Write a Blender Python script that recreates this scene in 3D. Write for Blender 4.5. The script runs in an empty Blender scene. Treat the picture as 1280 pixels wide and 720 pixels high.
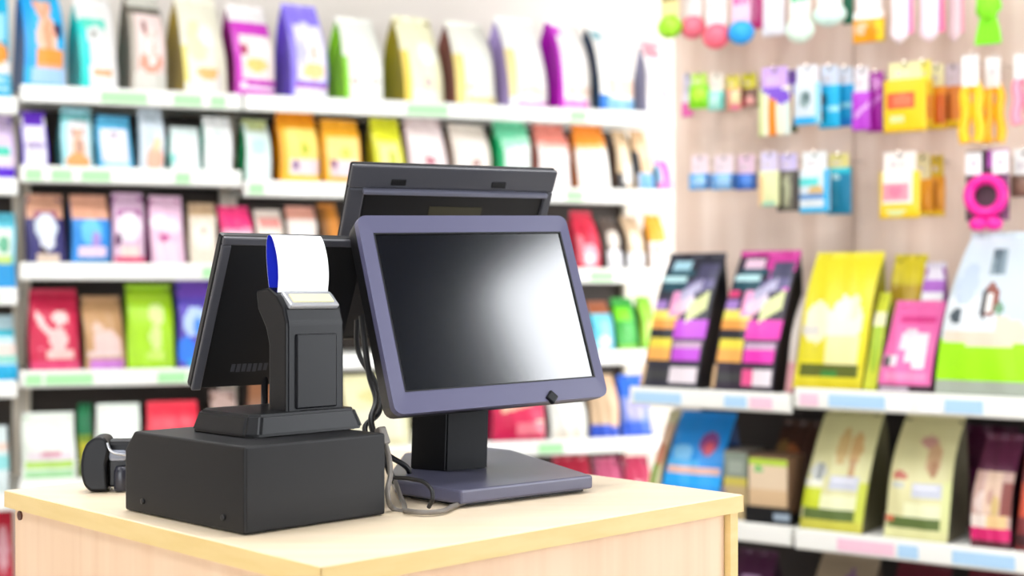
import bpy, bmesh, math, random
from mathutils import Vector, Matrix
random.seed(7)
S = bpy.context.scene
COL = S.collection
PI = math.pi
FPX, HY, CAMZ = 1743.0, 360.0, 1.25      # focal length in pixels of the 1280 px wide frame, horizon row, eye height

# ------------------------------------------------------------------ helpers
def lin(h):
    h = h.lstrip('#')
    if len(h) == 3: h = ''.join(c*2 for c in h)
    o = []
    for i in (0, 2, 4):
        c = int(h[i:i+2], 16)/255
        o.append(c/12.92 if c <= .04045 else ((c+.055)/1.055)**2.4)
    return (*o, 1.0)

def mat(name, color='#888888', rough=.5, metal=0, spec=.5, attr=False, noise=None, bump=None, ior=None, emit=None, coat=0):
    m = bpy.data.materials.new(name); m.use_nodes = True
    nt = m.node_tree; b = nt.nodes['Principled BSDF']
    b.inputs['Base Color'].default_value = lin(color)
    b.inputs['Roughness'].default_value = rough
    b.inputs['Metallic'].default_value = metal
    b.inputs['Specular IOR Level'].default_value = spec
    if ior: b.inputs['IOR'].default_value = ior
    if coat: b.inputs['Coat Weight'].default_value = coat
    if attr:
        a = nt.nodes.new('ShaderNodeAttribute'); a.attribute_name = 'print'
        nt.links.new(a.outputs['Color'], b.inputs['Base Color'])
    if noise:                               # (scale xyz, colour 2, strength)
        sc, c2, = noise
        tc = nt.nodes.new('ShaderNodeTexCoord'); mp = nt.nodes.new('ShaderNodeMapping')
        mp.inputs['Scale'].default_value = sc
        n = nt.nodes.new('ShaderNodeTexNoise'); n.inputs['Scale'].default_value = 1; n.inputs['Detail'].default_value = 5
        r = nt.nodes.new('ShaderNodeValToRGB')
        r.color_ramp.elements[0].position = .35; r.color_ramp.elements[0].color = lin(color)
        r.color_ramp.elements[1].position = .65; r.color_ramp.elements[1].color = lin(c2)
        nt.links.new(tc.outputs['Object'], mp.inputs['Vector']); nt.links.new(mp.outputs['Vector'], n.inputs['Vector'])
        nt.links.new(n.outputs['Fac'], r.inputs['Fac']); nt.links.new(r.outputs['Color'], b.inputs['Base Color'])
    if bump:                                # (scale, strength, distance)
        tc = nt.nodes.new('ShaderNodeTexCoord')
        n = nt.nodes.new('ShaderNodeTexNoise'); n.inputs['Scale'].default_value = bump[0]; n.inputs['Detail'].default_value = 3
        bp = nt.nodes.new('ShaderNodeBump'); bp.inputs['Strength'].default_value = bump[1]; bp.inputs['Distance'].default_value = bump[2]
        nt.links.new(tc.outputs['Object'], n.inputs['Vector']); nt.links.new(n.outputs['Fac'], bp.inputs['Height'])
        nt.links.new(bp.outputs['Normal'], b.inputs['Normal'])
    if emit:
        b.inputs['Emission Color'].default_value = lin(emit[0]); b.inputs['Emission Strength'].default_value = emit[1]
    return m

def mesh_obj(name, bm, m, parent=None, smooth=False):
    me = bpy.data.meshes.new(name); bm.normal_update(); bm.to_mesh(me); bm.free()
    if smooth:
        for p in me.polygons: p.use_smooth = True
    for x in (m if isinstance(m, (list, tuple)) else [m]): me.materials.append(x)
    o = bpy.data.objects.new(name, me); COL.objects.link(o)
    if parent is not None: o.parent = parent
    return o

def raw_obj(name, verts, faces, m, parent=None, colors=None, smooth=False):
    me = bpy.data.meshes.new(name); me.from_pydata([tuple(v) for v in verts], [], faces); me.update()
    if smooth: me.polygons.foreach_set('use_smooth', [True]*len(me.polygons))
    if colors:
        a = me.color_attributes.new('print', 'FLOAT_COLOR', 'CORNER')
        buf = []
        for p, c in zip(me.polygons, colors): buf += list(c)*p.loop_total
        a.data.foreach_set('color', buf)
    me.materials.append(m)
    o = bpy.data.objects.new(name, me); COL.objects.link(o)
    if parent is not None: o.parent = parent
    return o

def tag(o, label, cat, group=None, kind=None):
    if label: o['label'] = label
    if cat: o['category'] = cat
    if group: o['group'] = group
    if kind: o['kind'] = kind
    return o

def empty(name, loc, rz=0, label=None, cat=None, group=None):
    o = bpy.data.objects.new(name, None); COL.objects.link(o)
    o.location = loc; o.rotation_euler = (0, 0, rz); o.empty_display_size = .05
    return tag(o, label, cat, group)

def add_box(bm, x0, x1, y0, y1, z0, z1, bev=0, seg=2, M=None):
    r = bmesh.ops.create_cube(bm, size=1)
    vs = r['verts']
    for v in vs:
        v.co = Vector(((x0+x1)/2+v.co.x*(x1-x0), (y0+y1)/2+v.co.y*(y1-y0), (z0+z1)/2+v.co.z*(z1-z0)))
    if bev:
        es = list({e for v in vs for e in v.link_edges})
        rr = bmesh.ops.bevel(bm, geom=es, offset=bev, segments=seg, affect='EDGES', profile=.5)
        vs = list({v for f in rr['faces'] for v in f.verts} | {v for v in vs if v.is_valid})
    if M is not None:
        bmesh.ops.transform(bm, matrix=M, verts=[v for v in vs if v.is_valid])
    return vs

def box_obj(name, dims, m, parent=None, bev=0, M=None, smooth=False):
    bm = bmesh.new(); add_box(bm, *dims, bev=bev)
    if M is not None: bmesh.ops.transform(bm, matrix=M, verts=bm.verts)
    return mesh_obj(name, bm, m, parent, smooth)

def prism(pts, z0, z1, bev=0, seg=2):
    """vertical prism over a plan polygon"""
    bm = bmesh.new()
    a = [bm.verts.new((x, y, z0)) for x, y in pts]; b = [bm.verts.new((x, y, z1)) for x, y in pts]
    n = len(pts)
    bm.faces.new(a[::-1]); bm.faces.new(b)
    for i in range(n): bm.faces.new((a[i], a[(i+1) % n], b[(i+1) % n], b[i]))
    bmesh.ops.recalc_face_normals(bm, faces=bm.faces)
    if bev: bmesh.ops.bevel(bm, geom=bm.edges[:], offset=bev, segments=seg, affect='EDGES', profile=.5)
    return bm

def extrude_profile(pts, w0, w1, bev=0, seg=2):
    """profile (y,z) extruded along x from w0 to w1"""
    bm = bmesh.new()
    a = [bm.verts.new((w0, y, z)) for y, z in pts]; b = [bm.verts.new((w1, y, z)) for y, z in pts]
    n = len(pts)
    bm.faces.new(a[::-1]); bm.faces.new(b)
    for i in range(n): bm.faces.new((a[i], a[(i+1) % n], b[(i+1) % n], b[i]))
    bmesh.ops.recalc_face_normals(bm, faces=bm.faces)
    if bev: bmesh.ops.bevel(bm, geom=bm.edges[:], offset=bev, segments=seg, affect='EDGES', profile=.5)
    return bm

def tube_obj(name, pts, r, m, parent=None, res=3, cyclic=False):
    c = bpy.data.curves.new(name, 'CURVE'); c.dimensions = '3D'; c.bevel_depth = r; c.bevel_resolution = res; c.resolution_u = 8
    sp = c.splines.new('BEZIER'); sp.bezier_points.add(len(pts)-1)
    for p, q in zip(sp.bezier_points, pts):
        p.co = q; p.handle_left_type = p.handle_right_type = 'AUTO'
    sp.use_cyclic_u = cyclic; c.use_fill_caps = True
    t = bpy.data.objects.new(name+'_curve', c); COL.objects.link(t)
    dg = bpy.context.evaluated_depsgraph_get(); me = bpy.data.meshes.new_from_object(t.evaluated_get(dg))
    bpy.data.objects.remove(t); bpy.data.curves.remove(c)
    me.name = name; me.materials.clear(); me.materials.append(m)
    for p in me.polygons: p.use_smooth = True
    o = bpy.data.objects.new(name, me); COL.objects.link(o)
    if parent is not None: o.parent = parent
    return o

def lathe_bm(prof, n=20, axis='Z'):
    bm = bmesh.new(); rings = []
    for r, z in prof:
        rings.append([bm.verts.new((r*math.cos(2*PI*k/n), r*math.sin(2*PI*k/n), z)) for k in range(n)])
    for a, b in zip(rings, rings[1:]):
        for k in range(n): bm.faces.new((a[k], a[(k+1) % n], b[(k+1) % n], b[k]))
    bm.faces.new(rings[0][::-1]); bm.faces.new(rings[-1])
    return bm

# ------------------------------------------------------------------ materials
M_film   = mat('printed_film', rough=.38, spec=.35, attr=True, bump=(38, .25, .004))
M_card   = mat('printed_card', rough=.5, spec=.3, attr=True)
M_shelf  = mat('white_shelf_metal', '#e6e6e0', .4)
M_strip  = mat('price_strip_plastic', '#ebebe6', .3)
M_green  = mat('pale_green_ticket', '#a3dba0', .5)
M_bluet  = mat('pale_blue_ticket', '#a9cdea', .5)
M_pinkt  = mat('pale_pink_ticket', '#ecc0d2', .5)
M_ticket = mat('white_ticket', '#ffffff', .5)
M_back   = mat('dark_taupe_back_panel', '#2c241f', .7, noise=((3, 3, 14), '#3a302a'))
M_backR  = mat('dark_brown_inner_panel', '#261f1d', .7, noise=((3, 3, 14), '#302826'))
M_upr    = mat('cream_upright', '#e6dccb', .5)
M_peg    = mat('taupe_wood_grain_panel', '#e8d4c6', .55, noise=((16, 16, 1.2), '#d6bdac'))
M_wall   = mat('cream_wall_paint', '#ddd5cb', .9, noise=((2, 2, 2), '#d9d0c6'))
M_dark   = mat('dark_reflected_wall', '#23262f', .9, noise=((2, 2, 2), '#20232b'))  # unseen right wall, coloured dark to darken the screen's reflection
M_floor  = mat('grey_vinyl_floor', '#b9b4ad', .4, noise=((5, 5, 5), '#aaa59e'))
M_ceil   = mat('charcoal_ceiling', '#3c3c42', .9, noise=((4, 4, 4), '#36363c'))
M_frame  = mat('window_frame_grey', '#6a6a70', .4)
M_wire   = mat('chrome_wire', '#d8d4d0', .25, metal=.9)
M_top    = mat('maple_laminate_top', '#f3e0c4', .38, noise=((3, 34, 3), '#eedab9'))
M_edge   = mat('maple_edge_band', '#e9cc8e', .45, noise=((10, 10, 60), '#e3c482'))
M_side   = mat('beech_side_panel', '#efcfae', .5, noise=((30, 30, 1.6), '#e8c4a1'))
M_plast  = mat('charcoal_plastic', '#0c0d11', .36, spec=.28, bump=(900, .12, .0004))
M_black  = mat('black_plastic', '#0e0e11', .45, bump=(700, .1, .0003))
M_box    = mat('black_powder_coated_steel', '#111113', .45, spec=.3, bump=(1400, .25, .0003))
M_bezel  = mat('slate_violet_bezel', '#5b5a76', .36, bump=(1200, .08, .0002))
M_slate  = mat('slate_plastic', '#2b2c36', .32)
M_plate  = mat('plate_with_painted_sheen', '#55556a', .3)  # reflected sheen of the black stand plate, put into its base colour
M_ledgehl = mat('ledge_highlight_lavender', '#7b7c8c', .3, metal=.3)  # highlight along the display ledge, put into a lighter base colour
M_rimg   = mat('taupe_grey_rim', '#4a4a50', .3)
M_screen = mat('glossy_dark_screen', '#03050d', .13, ior=2.6)
M_silver = mat('silver_plastic', '#c9cbd0', .25, metal=.6)
M_cream  = mat('cream_label', '#e6e0b4', .4)
M_paper  = mat('white_receipt_paper', '#fbfbfb', .7)
M_blue   = mat('blue_receipt_paper_back', '#1c2fd0', .6)
M_cable  = mat('black_cable_rubber', '#141416', .45)
M_gcable = mat('grey_cable_rubber', '#77716a', .4)
M_print  = mat('faint_grey_print', '#3e3e44', .5)

def flat(name, c, rough=.45, **k): return mat(name, c, rough, **k)

# ------------------------------------------------------------------ camera
cam = bpy.data.cameras.new('camera'); co = bpy.data.objects.new('camera', cam); COL.objects.link(co)
co.location = (0, 0, CAMZ); co.rotation_euler = (PI/2, 0, 0)
cam.sensor_width = 36; cam.lens = FPX/1280*36; cam.clip_start = .05; cam.clip_end = 60
cam.dof.use_dof = True; cam.dof.focus_distance = 1.68; cam.dof.aperture_fstop = 3.3; cam.dof.aperture_blades = 0
S.camera = co

def U(px): return (px-640)/FPX

# ------------------------------------------------------------------ room
def struct(name, bm, m): o = mesh_obj(name, bm, m); o['kind'] = 'structure'; return o
CEIL = 3.65
bm = bmesh.new(); add_box(bm, -5, 3.2, -3.2, 8.2, -.1, 0); struct('floor', bm, M_floor)
bm = bmesh.new(); add_box(bm, -5, 3.2, -3.2, 8.2, CEIL, CEIL+.1); struct('ceiling', bm, M_ceil)
bm = bmesh.new(); add_box(bm, -5.1, -5, -3.2, 8.2, 0, CEIL); struct('wall_left', bm, M_wall)

# left shelving frame: origin at px 843 on the lip line, x axis along the run, y axis away from the camera
OL = Vector((.652, 5.6)); AL = math.radians(18.2)
OR = Vector((.790, 3.9)); AR = math.radians(-35)
def axes(a): return Vector((math.cos(a), math.sin(a))), Vector((-math.sin(a), math.cos(a)))
def on_plane(O, a, px, inset):
    d, w = axes(a); P = O + w*inset
    t = P.dot(w)/(U(px)*w.x + w.y)
    return Vector((U(px)*t, t))
def s_of(O, a, px, inset=0):
    d, w = axes(a); return (on_plane(O, a, px, inset)-O).dot(d)
def z_at(py, depth): return CAMZ + (HY-py)*depth/FPX

def wallbox(name, O, a, s0, s1, y0, y1, z0, z1, m):
    d, w = axes(a)
    pts = [O+d*s0+w*y0, O+d*s1+w*y0, O+d*s1+w*y1, O+d*s0+w*y1]
    struct(name, prism([(p.x, p.y) for p in pts], z0, z1), m)
wallbox('wall_back', OL, AL, -4.6, 1.9, .56, .66, 0, CEIL, M_wall)
wallbox('wall_corner', OR, AR, s_of(OR, AR, 843, .56), 2.15, .56, .66, 0, CEIL, M_wall)

# unseen walls: right window shaped for the screen's reflection, front window added for fill
def wall_with_window(wname, nname, horizontal, fixed, a0, a1, w0, w1, z0, z1, thick=.1, nm=3, wm=None):
    bm = bmesh.new()
    def bx(p0, p1, q0, q1):
        if horizontal: add_box(bm, p0, p1, fixed, fixed+thick, q0, q1)
        else: add_box(bm, fixed, fixed+thick, p0, p1, q0, q1)
    bx(a0, w0, 0, CEIL); bx(w1, a1, 0, CEIL); bx(w0, w1, 0, z0)
    if z1 < CEIL: bx(w0, w1, z1, CEIL)
    struct(wname, bm, wm or M_wall)
    bm = bmesh.new(); t = .05
    def fx(p0, p1, q0, q1, e=0):
        if horizontal: add_box(bm, p0, p1, fixed+.02, fixed+.07, q0, q1)
        else: add_box(bm, fixed+.02, fixed+.07, p0, p1, q0, q1)
    fx(w0, w1, z0, z0+t); fx(w0, w1, z1-t, z1)
    for k in range(nm+1):
        c = w0+(w1-w0-t)*k/nm; fx(c, c+t, z0+t, z1-t)
    o = struct(nname, bm, M_frame)
    g = bpy.data.materials.new('window_glass_'+nname); g.use_nodes = True; nt = g.node_tree
    for n in list(nt.nodes): nt.nodes.remove(n)
    out = nt.nodes.new('ShaderNodeOutputMaterial'); mx = nt.nodes.new('ShaderNodeMixShader'); mx.inputs[0].default_value = .06
    tr = nt.nodes.new('ShaderNodeBsdfTransparent'); gl = nt.nodes.new('ShaderNodeBsdfGlossy'); gl.inputs['Roughness'].default_value = .02
    nt.links.new(tr.outputs[0], mx.inputs[1]); nt.links.new(gl.outputs[0], mx.inputs[2]); nt.links.new(mx.outputs[0], out.inputs[0])
    for k in range(nm):
        c0 = w0+(w1-w0-t)*k/nm+t; c1 = w0+(w1-w0-t)*(k+1)/nm
        bm = bmesh.new()
        if horizontal: add_box(bm, c0, c1, fixed+.04, fixed+.046, z0+t, z1-t)
        else: add_box(bm, fixed+.04, fixed+.046, c0, c1, z0+t, z1-t)
        mesh_obj('window_pane', bm, g, o)
wall_with_window('wall_right', 'unseen_window_1', False, 2.75, -3.2, 4.0, .84, 2.6, 0.55, 3.26, nm=1, wm=M_dark)
wall_with_window('wall_front', 'unseen_window_2', True, -3.3, -5, 3.2, -3.6, 1.8, .55, 2.6, nm=4)

# ------------------------------------------------------------------ shelving units
def shelf_unit(O, a, s0, s1, heights, depths, label, zt, group, ticket_mats, lip=.055, back_m=None, back_top=None, uprights=(1, 1), lip_m=None, cat='shelving unit', panel=None):
    """local x along the run (0..L), local y away from the camera, z up"""
    d, w = axes(a); p = O + d*s0; L = s1-s0-.004
    r = empty('shelving_unit', (p.x, p.y, 0), a, label, cat, group)
    top = back_top or (max(heights)+.02)
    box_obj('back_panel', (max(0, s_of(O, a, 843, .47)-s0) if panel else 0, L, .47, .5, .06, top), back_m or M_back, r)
    if panel: box_obj('upper_panel', ((s_of(O, a, 843, .455)-s0) if s0 < s_of(O, a, 900) else 0, L, .455, .469, *panel), M_peg, r)
    box_obj('base_plinth', (.0, L, .06, .46, 0, .11), M_shelf, r, bev=.004)
    for k, x in enumerate((0, L-.03)):
        if uprights[k]: box_obj('upright', (x, x+.03, .43, .469, .11, min(top, max(heights))), M_upr, r)
    for i, (h, dep) in enumerate(zip(heights, depths)):
        bm = bmesh.new()
        add_box(bm, .002, L-.002, -dep+.012, .45, h-.03, h, bev=.002)
        add_box(bm, .002, L-.002, -dep, -dep+.012, h-lip, h+.006, bev=.004)
        sh = mesh_obj('shelf', bm, M_shelf, r)
        box_obj('price_strip', (.006, L-.006, -dep-.004, -dep, h-lip+.006, h-.004), M_strip, sh)
        rnd = random.Random(int(h*1000)+int(s0*77))
        x = .02
        while x < L-.1:
            ww = rnd.choice((.055, .07, .1, .16))
            if x+ww > L-.01: break
            if rnd.random() < .72:
                box_obj('price_ticket', (x, x+ww, -dep-.006, -dep-.004, h-lip+.010, h-.008), rnd.choice(ticket_mats), sh)
            x += ww+rnd.choice((.01, .03, .09))
    return r
Z = CAMZ
gl = 'wall shelving bays'
sA0, sA1 = s_of(OL, AL, 24), s_of(OL, AL, 304)
sB1 = s_of(OL, AL, 843)
sZ0 = s_of(OL, AL, -110)
A_H = [Z+.70, Z+.421, Z+.083, Z-.292, Z-.66]; B_H = [Z+.70, Z+.388, Z+.073, Z-.25, Z-.585]; Z_H = [Z+.655, Z+.375, Z-.005, Z-.325, Z-.70]
dd5 = [0, 0, 0, 0, .1]
tA = [M_green, M_green, M_ticket]; tB = [M_ticket, M_ticket, M_green]
shelf_unit(OL, AL, sZ0, sA0, Z_H, dd5, 'white shelving bay cut off by the left picture edge, its shelves set lower', 0, None, tB)
shelf_unit(OL, AL, sA0, sA1, A_H, dd5, 'white shelving bay with pale green price tickets, holding blue, crimson and lime bags', 0, None, tA)
shelf_unit(OL, AL, sA1, sB1, B_H, dd5, 'long white shelving bay behind the screens, ending at the peg panel', 0, None, tB)
sC0, sC1, sD1 = s_of(OR, AR, 786), s_of(OR, AR, 992), s_of(OR, AR, 1400)
C_H = [Z-.302, Z-.675, Z-1.10]; D_H = [Z-.284, Z-.677, Z-1.10]
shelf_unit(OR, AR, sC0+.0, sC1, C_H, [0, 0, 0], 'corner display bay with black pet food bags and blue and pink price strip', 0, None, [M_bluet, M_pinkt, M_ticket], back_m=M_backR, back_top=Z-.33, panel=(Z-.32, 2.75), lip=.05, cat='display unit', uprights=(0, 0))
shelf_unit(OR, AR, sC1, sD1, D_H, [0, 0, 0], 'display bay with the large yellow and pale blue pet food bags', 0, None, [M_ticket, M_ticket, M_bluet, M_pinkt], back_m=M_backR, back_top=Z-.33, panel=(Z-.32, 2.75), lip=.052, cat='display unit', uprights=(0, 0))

# ------------------------------------------------------------------ printed art, in the front face's own u (left-right) and v (up)
def ink(h):
    c = lin(h); return (c[0]*.84, c[1]*.84, c[2]*.84, 1)
def paint(art, base):
    B = ink(base)
    items = []
    for s in art:
        k = s[0]
        if k == 'r': items.append(('r', *s[1:5], ink(s[5])))
        elif k == 'e': items.append(('e', *s[1:5], ink(s[5])))
        elif k == 'd': items.append(('d', *s[1:7], ink(s[7])))           # slanted band: u0,v0(left bottom),v1(left top), slope, u1
        elif k == 't':
            u0, v0, u1, v1, c, n = s[1:7]; rr = random.Random(int(u0*91+v0*37+n)); hh = (v1-v0)/n
            for j in range(n):
                u = u0
                while u < u1-.02:
                    l = rr.uniform(.05, .14)*(u1-u0)/.5
                    items.append(('r', u, v1-hh*(j+.75), min(u+l, u1), v1-hh*(j+.2), ink(c))); u += l+.03
    def f(u, v):
        c = B
        for it in items:
            if it[0] == 'r':
                if it[1] <= u <= it[3] and it[2] <= v <= it[4]: c = it[5]
            elif it[0] == 'e':
                if ((u-it[1])/it[3])**2+((v-it[2])/it[4])**2 <= 1: c = it[5]
            elif it[0] == 'd':
                u0, u1, v0, v1, sl, _ = it[1:7]
                if u0 <= u <= u1 and v0+sl*(u-u0) <= v <= v1+sl*(u-u0): c = it[7]
        return c
    return f
def R(u0, v0, u1, v1, c): return ('r', u0, v0, u1, v1, c)
def E(u, v, a, b, c): return ('e', u, v, a, b, c)
def T(u0, v0, u1, v1, c, n=2): return ('t', u0, v0, u1, v1, c, n)
def D(u0, u1, v0, v1, sl, c): return ('d', u0, u1, v0, v1, sl, 0, c)
def dog(u, v, s, c, c2):      # a sitting pet: body, chest, head, ears, eye spots
    return [R(u-.12*s, v-.22*s, u+.12*s, v+.0*s, c), E(u, v-.10*s, .17*s, .16*s, c), E(u+.02*s, v-.08*s, .08*s, .11*s, c2), E(u-.03*s, v+.09*s, .12*s, .085*s, c),
            E(u-.13*s, v+.12*s, .04*s, .06*s, c2), E(u+.08*s, v+.12*s, .04*s, .06*s, c2), E(u-.03*s, v+.065*s, .05*s, .035*s, c2)]

NOPRINT = {}
def bag(O, a, px0, px1, ytop, zshelf, base, side, art, label, group, inset=.03, depth=.10, lean=.10, nu=18, nv=26, cat='pet food bag', name='pet_food_bag', seal=None, pinch=.05, yaw=0, top='crimp'):
    P0 = on_plane(O, a, px0, inset); P1 = on_plane(O, a, px1, inset)
    w = (P1-P0).length; C = (P0+P1)/2
    d, aw = axes(a)
    # the top edge stands further back than the base, so measure the height there
    q = .5*depth + lean*.25
    h = z_at(ytop, C.y+q*aw.y) - zshelf
    h = max(h, .05)
    if top == 'crimp': h -= .012
    r = empty(name, (C.x, C.y, zshelf+.001), a+yaw, label, cat, group)
    rnd = random.Random(label); ph = [rnd.uniform(0, 6.28) for _ in range(6)]
    f = paint(art, base)
    bulge = min(.016, w*.08)
    def front_y(u, v):
        y = lean*h*v + depth*.5*(v**3.0)
        y -= bulge*math.sin(PI*u)**.7*math.sin(PI*min(1, v*.9+.08))
        y += .0022*math.sin(9*v+ph[0]+4*u)+.0018*math.sin(17*u+ph[1]+6*v)
        return y
    def back_y(u, v):
        return lean*h*v + depth*(1-.5*v**3.0) + bulge*.6*math.sin(PI*u)*math.sin(PI*v)
    def xw(u, v):
        ww = w*(1-pinch*(v**3)-.015*math.sin(PI*v))
        return (u-.5)*ww + .003*math.sin(5*v+ph[2])
    verts, faces, cols = [], [], []
    for j in range(nv+1):
        v = j/nv
        for i in range(nu+1):
            u = i/nu; verts.append((xw(u, v), front_y(u, v), h*v))
    for j in range(nv):
        for i in range(nu):
            k = j*(nu+1)+i; faces.append((k, k+1, k+nu+2, k+nu+1)); cols.append(f((i+.5)/nu, (j+.5)/nv))
    nb = 6; o0 = len(verts); bc = ink(side)
    for j in range(nv//2+1):
        v = j/(nv//2)
        for i in range(nb+1):
            u = i/nb; verts.append((xw(u, v), max(back_y(u, v), front_y(u, v)+.002), h*v))
    for j in range(nv//2):
        for i in range(nb):
            k = o0+j*(nb+1)+i; faces.append((k+1, k, k+nb+1, k+nb+2)); cols.append(bc)
    # base closing face
    bl = [i for i in range(nu+1)]; br = [o0+i for i in range(nb+1)]
    faces.append(tuple(bl[::-1]+br)); cols.append(bc)
    raw_obj('pouch', verts, faces, M_film, r, cols, smooth=True)
    for sgn in (0, 1):
        vs, fs, cs = [], [], []; ng = 4; nn = nv//2
        for j in range(nn+1):
            v = j/nn; fy = front_y(sgn, v); by = max(back_y(sgn, v), fy+.002); x = xw(sgn, v)
            for i in range(ng+1):
                t = i/ng; fold = math.sin(PI*t)*min(.03, .22*depth)*(v**.8)
                vs.append((x+(fold if sgn == 0 else -fold), fy+(by-fy)*t, h*v))
        for j in range(nn):
            for i in range(ng):
                k = j*(ng+1)+i
                fs.append((k, k+ng+1, k+ng+2, k+1) if sgn else (k, k+1, k+ng+2, k+ng+1)); cs.append(bc)
        raw_obj('side_gusset', vs, fs, M_film, r, cs, smooth=True)
    # crimped, slightly wavy top seal
    vs, fs, cs = [], [], []; n = 14; hh = .016 if w < .3 else .022; sc = ink(seal) if seal else f(.5, .99)
    fy = (front_y(.5, 1)+back_y(.5, 1))/2
    for i in range(n+1):
        u = i/n; x = xw(u, 1); yy = front_y(u, 1)+.001+.0025*math.sin(u*16+ph[3])
        vs += [(x, yy-.0015, h-.002), (x, yy+.0035, h-.002), (x, yy+.0035+lean*hh, h+hh), (x, yy-.0015+lean*hh, h+hh)]
    for i in range(n):
        k = 4*i
        for q1, q2 in ((0, 3), (3, 2), (2, 1), (1, 0)):
            fs.append((k+q1, k+4+q1, k+4+q2, k+q2)); cs.append(sc)
    fs += [(0, 3, 2, 1), (4*n, 4*n+1, 4*n+2, 4*n+3)]; cs += [sc, sc]
    raw_obj('top_seal', vs, fs, M_film, r, cs)
    return r

def carton(O, a, px0, px1, ytop, zshelf, base, side, art, label, group, inset=.03, depth=.12, cat='carton', name='carton', lidc=None):
    P0 = on_plane(O, a, px0, inset); P1 = on_plane(O, a, px1, inset)
    w = (P1-P0).length; C = (P0+P1)/2; h = z_at(ytop, C.y)-zshelf
    r = empty(name, (C.x, C.y, zshelf+.001), a, label, cat, group)
    f = paint(art, base); nu, nv = 16, 16; vs, fs, cs = [], [], []
    for j in range(nv+1):
        for i in range(nu+1): vs.append(((i/nu-.5)*w, 0, h*j/nv))
    for j in range(nv):
        for i in range(nu):
            k = j*(nu+1)+i; fs.append((k, k+1, k+nu+2, k+nu+1)); cs.append(f((i+.5)/nu, (j+.5)/nv))
    o = len(vs); vs += [(-w/2, 0, 0), (w/2, 0, 0), (w/2, depth, 0), (-w/2, depth, 0), (-w/2, 0, h), (w/2, 0, h), (w/2, depth, h), (-w/2, depth, h)]
    for q in ((1, 2, 6, 5), (2, 3, 7, 6), (3, 0, 4, 7), (0, 3, 2, 1)): fs.append(tuple(o+x for x in q)); cs.append(lin(side))
    raw_obj('box_body', vs, fs, M_card, r, cs)
    box_obj('box_lid', (-w/2-.001, w/2+.001, -.001, depth+.001, h, h+.006), lidc or flat('lid_card', side), r, bev=.002)
    return r

W = '#f7f5f2'
GT, G2, G3, G4, G5 = ('bags on the top shelf of the wall shelving', 'bags on the second shelf of the wall shelving', 'bags on the third shelf of the wall shelving',
                      'bags on the fourth shelf of the wall shelving', 'bags on the low shelf of the wall shelving')
ZT = Z+.70
def L(*a, **k):
    k.setdefault('yaw', .24 if a[3] > Z+.5 else .13)
    if a[3] > Z+.5: k['depth'] = k.get('depth', .1)+.03
    bag(OL, AL, *a, **k)
# ---- top shelf
L(-22, 15, -12, Z_H[0], '#1fb5dc', '#0c5a94', [R(0, .25, 1, .33, W), R(0, .55, .9, .8, '#9fe3f2'), E(.6, .42, .35, .1, '#f59a2d'), E(.3, .47, .2, .07, '#e89d92'), T(.1, .05, .9, .2, '#bfe9f6')], 'cyan bag at the left picture edge, top shelf, with an orange spot', GT, lean=.06)
L(30, 83, -14, ZT, '#2fb6ee', '#1668ac', [R(.15, .05, 1, .2, '#a9cff2'), *dog(.55, .66, 1.5, '#edc0a4', '#f6a27c'), R(.28, .2, .95, .38, '#f29a3a'), R(.28, .2, .95, .24, '#f0a884'), E(.82, .58, .1, .08, '#4a2848'), R(0, .2, .2, .95, '#29a5f0'), R(.1, .9, .9, 1, '#0ea7d6')], 'bright blue bag with a tan dog picture and orange banner', GT, depth=.16, lean=.04)
L(100, 148, 2, ZT, '#f4f2ef', '#23cfc9', [R(0, 0, .2, .7, '#29d6cf'), E(.08, .4, .18, .4, '#2adbd2'), R(.1, .7, .8, .8, '#62dfc6'), E(.5, .62, .3, .1, '#e3e6e2'), E(.4, .62, .08, .04, '#9b968e'), R(.35, .14, .85, .22, '#f4b183'), T(.3, .3, .85, .5, '#e9dfd6', 3), R(.2, .0, .9, .1, '#efeef2')], 'white bag with turquoise side and turquoise chevron, top shelf', GT, depth=.16, lean=.04)
L(163, 210, -6, ZT, '#b6ac9e', '#6f675c', [R(0, .82, 1, .88, '#6c665a'), R(.05, .9, 1, 1, '#cfcdc0'), R(.12, .0, 1, .2, '#dcdad0'), R(.15, .2, .95, .8, '#f1d9d3'), E(.55, .3, .35, .1, '#f2a089'), E(.4, .67, .06, .08, '#80504c'), *dog(.6, .5, .9, '#f4e9e3', '#eeb9aa')], 'taupe bag with a pink and cream picture panel, top shelf', GT, depth=.16, lean=.04)
L(228, 285, 0, ZT, '#f3efd8', '#b49a45', [R(.25, .0, .9, .22, '#eeeae2'), E(.55, .22, .25, .06, '#f2b670'), E(.35, .55, .25, .22, '#ecebb7'), E(.6, .62, .2, .13, '#f4f2ea'), R(.0, .1, .12, .5, '#f0e27d')], 'cream bag with ochre side gusset, top shelf of wall shelving', GT, depth=.18, lean=.05)
L(292, 345, 10, ZT, '#cf3fc0', '#8d2079', [R(0, .83, 1, 1, '#f6f0ee'), R(.14, .2, 1, .68, '#f3e2dc'), R(.1, .06, 1, .16, '#f7e4f0'), E(.55, .35, .3, .07, '#f7c873'), E(.25, .52, .1, .07, '#a8355a'), R(.3, .12, 1, .16, '#b73cae'), E(.7, .55, .2, .1, '#fbf3ee')], 'magenta bag with pale picture panel beside the violet bag, top shelf', GT, depth=.13, lean=.05)
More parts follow.
